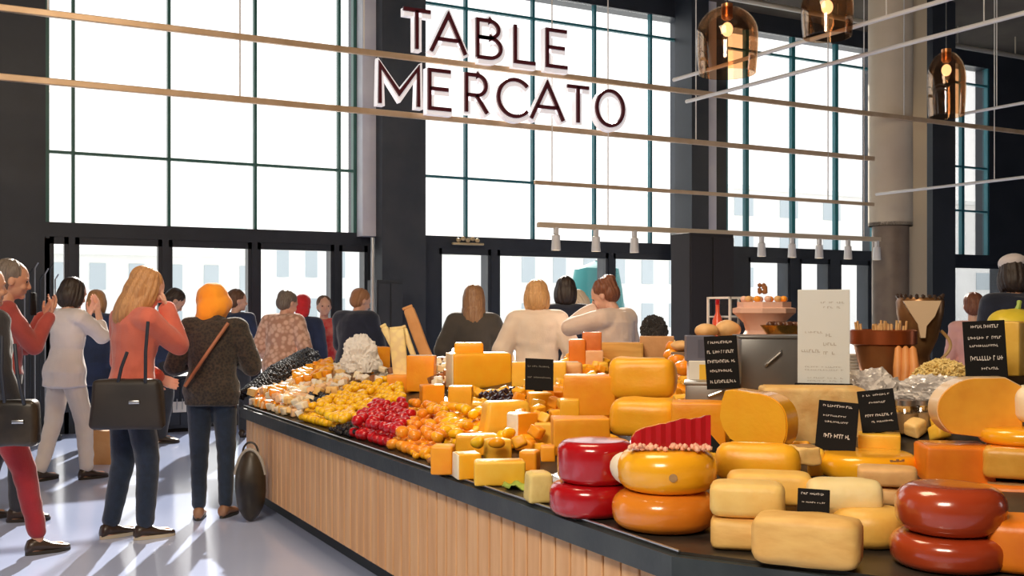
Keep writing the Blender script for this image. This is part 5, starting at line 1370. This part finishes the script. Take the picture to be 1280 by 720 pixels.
tote(114, 205, 474, 536, 6.32, 'large dark brown tote bag hanging at the hip of the woman in coral', mat('tote_brown', (.018, .014, .012), .55, col2=(.028, .02, .016), scale=6), [(150, 478, 160, 440), (184, 478, 186, 402)])
tote(-8, 48, 500, 558, 5.8, 'black shoulder bag carried by the person in crimson trousers', BAGM, [(10, 505, 4, 420), (34, 505, 20, 430)])
# far floor furniture
def cabinet(px0, px1, y0, ybot, label, name='low_cabinet', cat='cabinet', m=NAVY, d=None, dep=.4, card_=False):
    p = on_floor((px0+px1)/2, ybot) if d is None else at((px0+px1)/2, HZ, d); dd = p.x*ST+p.y*CT; w = (px1-px0)*dd/F; h = CH-(y0-HZ)*dd/F
    t = thing(name, label, cat, (p.x, p.y, 0), 0)
    bm = bmesh.new(); box(bm, (0, dep/2, h/2+.02), (w, dep, h-.04), bev=.006); obj('carcass', bm, m, t, smooth=False)
    bm = bmesh.new(); box(bm, (0, dep/2, .03), (w*.94, dep*.9, .06)); obj('foot_rail', bm, CARD, t, smooth=False)
    for k in (-1, 1):
        bm = bmesh.new(); box(bm, (k*w/4, -.008, h/2+.02), (w/2-.02, .016, h-.12), bev=.003); q = obj('cabinet_door', bm, m, t, smooth=False)
        bm = bmesh.new(); tube(bm, [(k*.03, -.03, h*.5-.06), (k*.03, -.03, h*.5+.06)], .006, 6); obj('handle', bm, STEEL, q)
    if card_:
        bm = bmesh.new(); box(bm, (0, -.02, h*.45), (.15, .004, .12)); obj('white_card', bm, mat('white_carton', (.8, .76, .68), .6), t, smooth=False)
cabinet(208, 240, 470, 540, 'dark low cabinet with a white card behind the woman in the orange headscarf', card_=True)
cabinet(855, 925, 292, 0, 'tall dark cabinet in front of the pier between middle and right doors', 'tall_cabinet', m=mat('cabinet_brown', (.035, .03, .032), .6), d=12.6, dep=.35)
cabinet(470, 505, 350, 0, 'dark counter cabinet against the dark pier behind the brown paper bag', 'tall_cabinet', m=NAVY2, d=12.8, dep=.3)
p = on_floor(129, 580)
t = thing('paper_carrier_bag', 'small tan paper carrier bag on the floor behind the coral shirt', 'bag', p, -TH)
bm = bmesh.new(); box(bm, (0, 0, .15), (.22, .10, .30), bev=.004); obj('bag_body', bm, PAPER, t)
bm = bmesh.new(); tube(bm, [(.06*cos(a), 0, .30+.08*sin(a)) for a in [i*pi/8 for i in range(9)]], .004, 6); obj('bag_handle', bm, PAPER, t)
# low table with goods at far left
p = on_floor(100, 512)
t = thing('low_table', 'pale low table with goods beside the left doors', 'table', p, 0)
bm = bmesh.new(); box(bm, (0, 0, .50), (1.0, .5, .04), bev=.008); obj('tabletop', bm, WHITEM, t, smooth=False)
for sx in (-.45, .45):
    for sy in (-.2, .2): bm = bmesh.new(); box(bm, (sx, sy, .24), (.04, .04, .48)); obj('leg', bm, STEEL, t, smooth=False)
for k in range(5):
    bm = bmesh.new(); ball(bm, (0, 0, .05), .055, 3, (1.2, 1, .9)); jitter(bm, .01, 14, k)
    tag(obj('loaf', bm, [FPEP, BREAD, FYEL][k % 3], loc=(p.x-.36+.18*k, p.y-.05, .52)), 'small rounded loaf on the pale low table by the left doors', 'bread', 'loaves on the low table')
# slim rods rack behind the phone holder
p = at(50, HZ, 11.6)
t = thing('rod_rack', 'rack of slim steel rods standing behind the person with the phone', 'rack', (p.x, p.y, 0), 0)
bm = bmesh.new(); box(bm, (0, 0, .03), (.4, .3, .06), bev=.01); obj('base', bm, NAVY, t)
for k in range(7):
    bm = bmesh.new(); x = -.15+.05*k; tube(bm, [(x, 0, .05), (x, 0, 1.70+.06*(k % 3)), (x+.03, -.02, 1.76+.06*(k % 3))], .008, 8); obj('rod', bm, [STEEL, NAVY][k % 2], t)
# chrome pole at the pier, ornament lamp above the middle door, grass pot
p = at(466, HZ, 12.4)
t = thing('chrome_pole', 'slim chrome barrier pole in front of the dark pier', 'pole', (p.x, p.y, 0))
bm = bmesh.new(); tube(bm, [(0, 0, .02), (0, 0, 2.2)], .022, 10); obj('pole', bm, STEEL, t)
bm = bmesh.new(); lathe(bm, [(.0001, 0), (.14, 0), (.14, .02), (.03, .04)], 20); obj('base', bm, STEEL, t)
p = onY(585, 305, 12.9)
t = thing('wall_ornament', 'small gilt ornament on the lintel over the middle doors', 'ornament', (p.x, 12.9, p.z))
GILT = mat('gilt', (.62, .48, .28), .4, .5)
bm = bmesh.new(); box(bm, (0, 0, 0), (.46, .05, .03), bev=.008); obj('shelf', bm, GILT, t)
for k in range(5):
    bm = bmesh.new(); ball(bm, (-.14+.07*k, 0, .05+.02*(k % 2)), .03, 2, (1.2, .6, 1)); obj('rosette', bm, GILT, t)
bm = bmesh.new(); box(bm, (0, .035, -.0), (.4, .06, .02)); obj('bracket', bm, NAVY, t)
crumple((800, 392, 834, 424), 7.6, .15, 'black cloth bag behind the cardboard box', BLACKC, seed=7, name='cloth_bag')
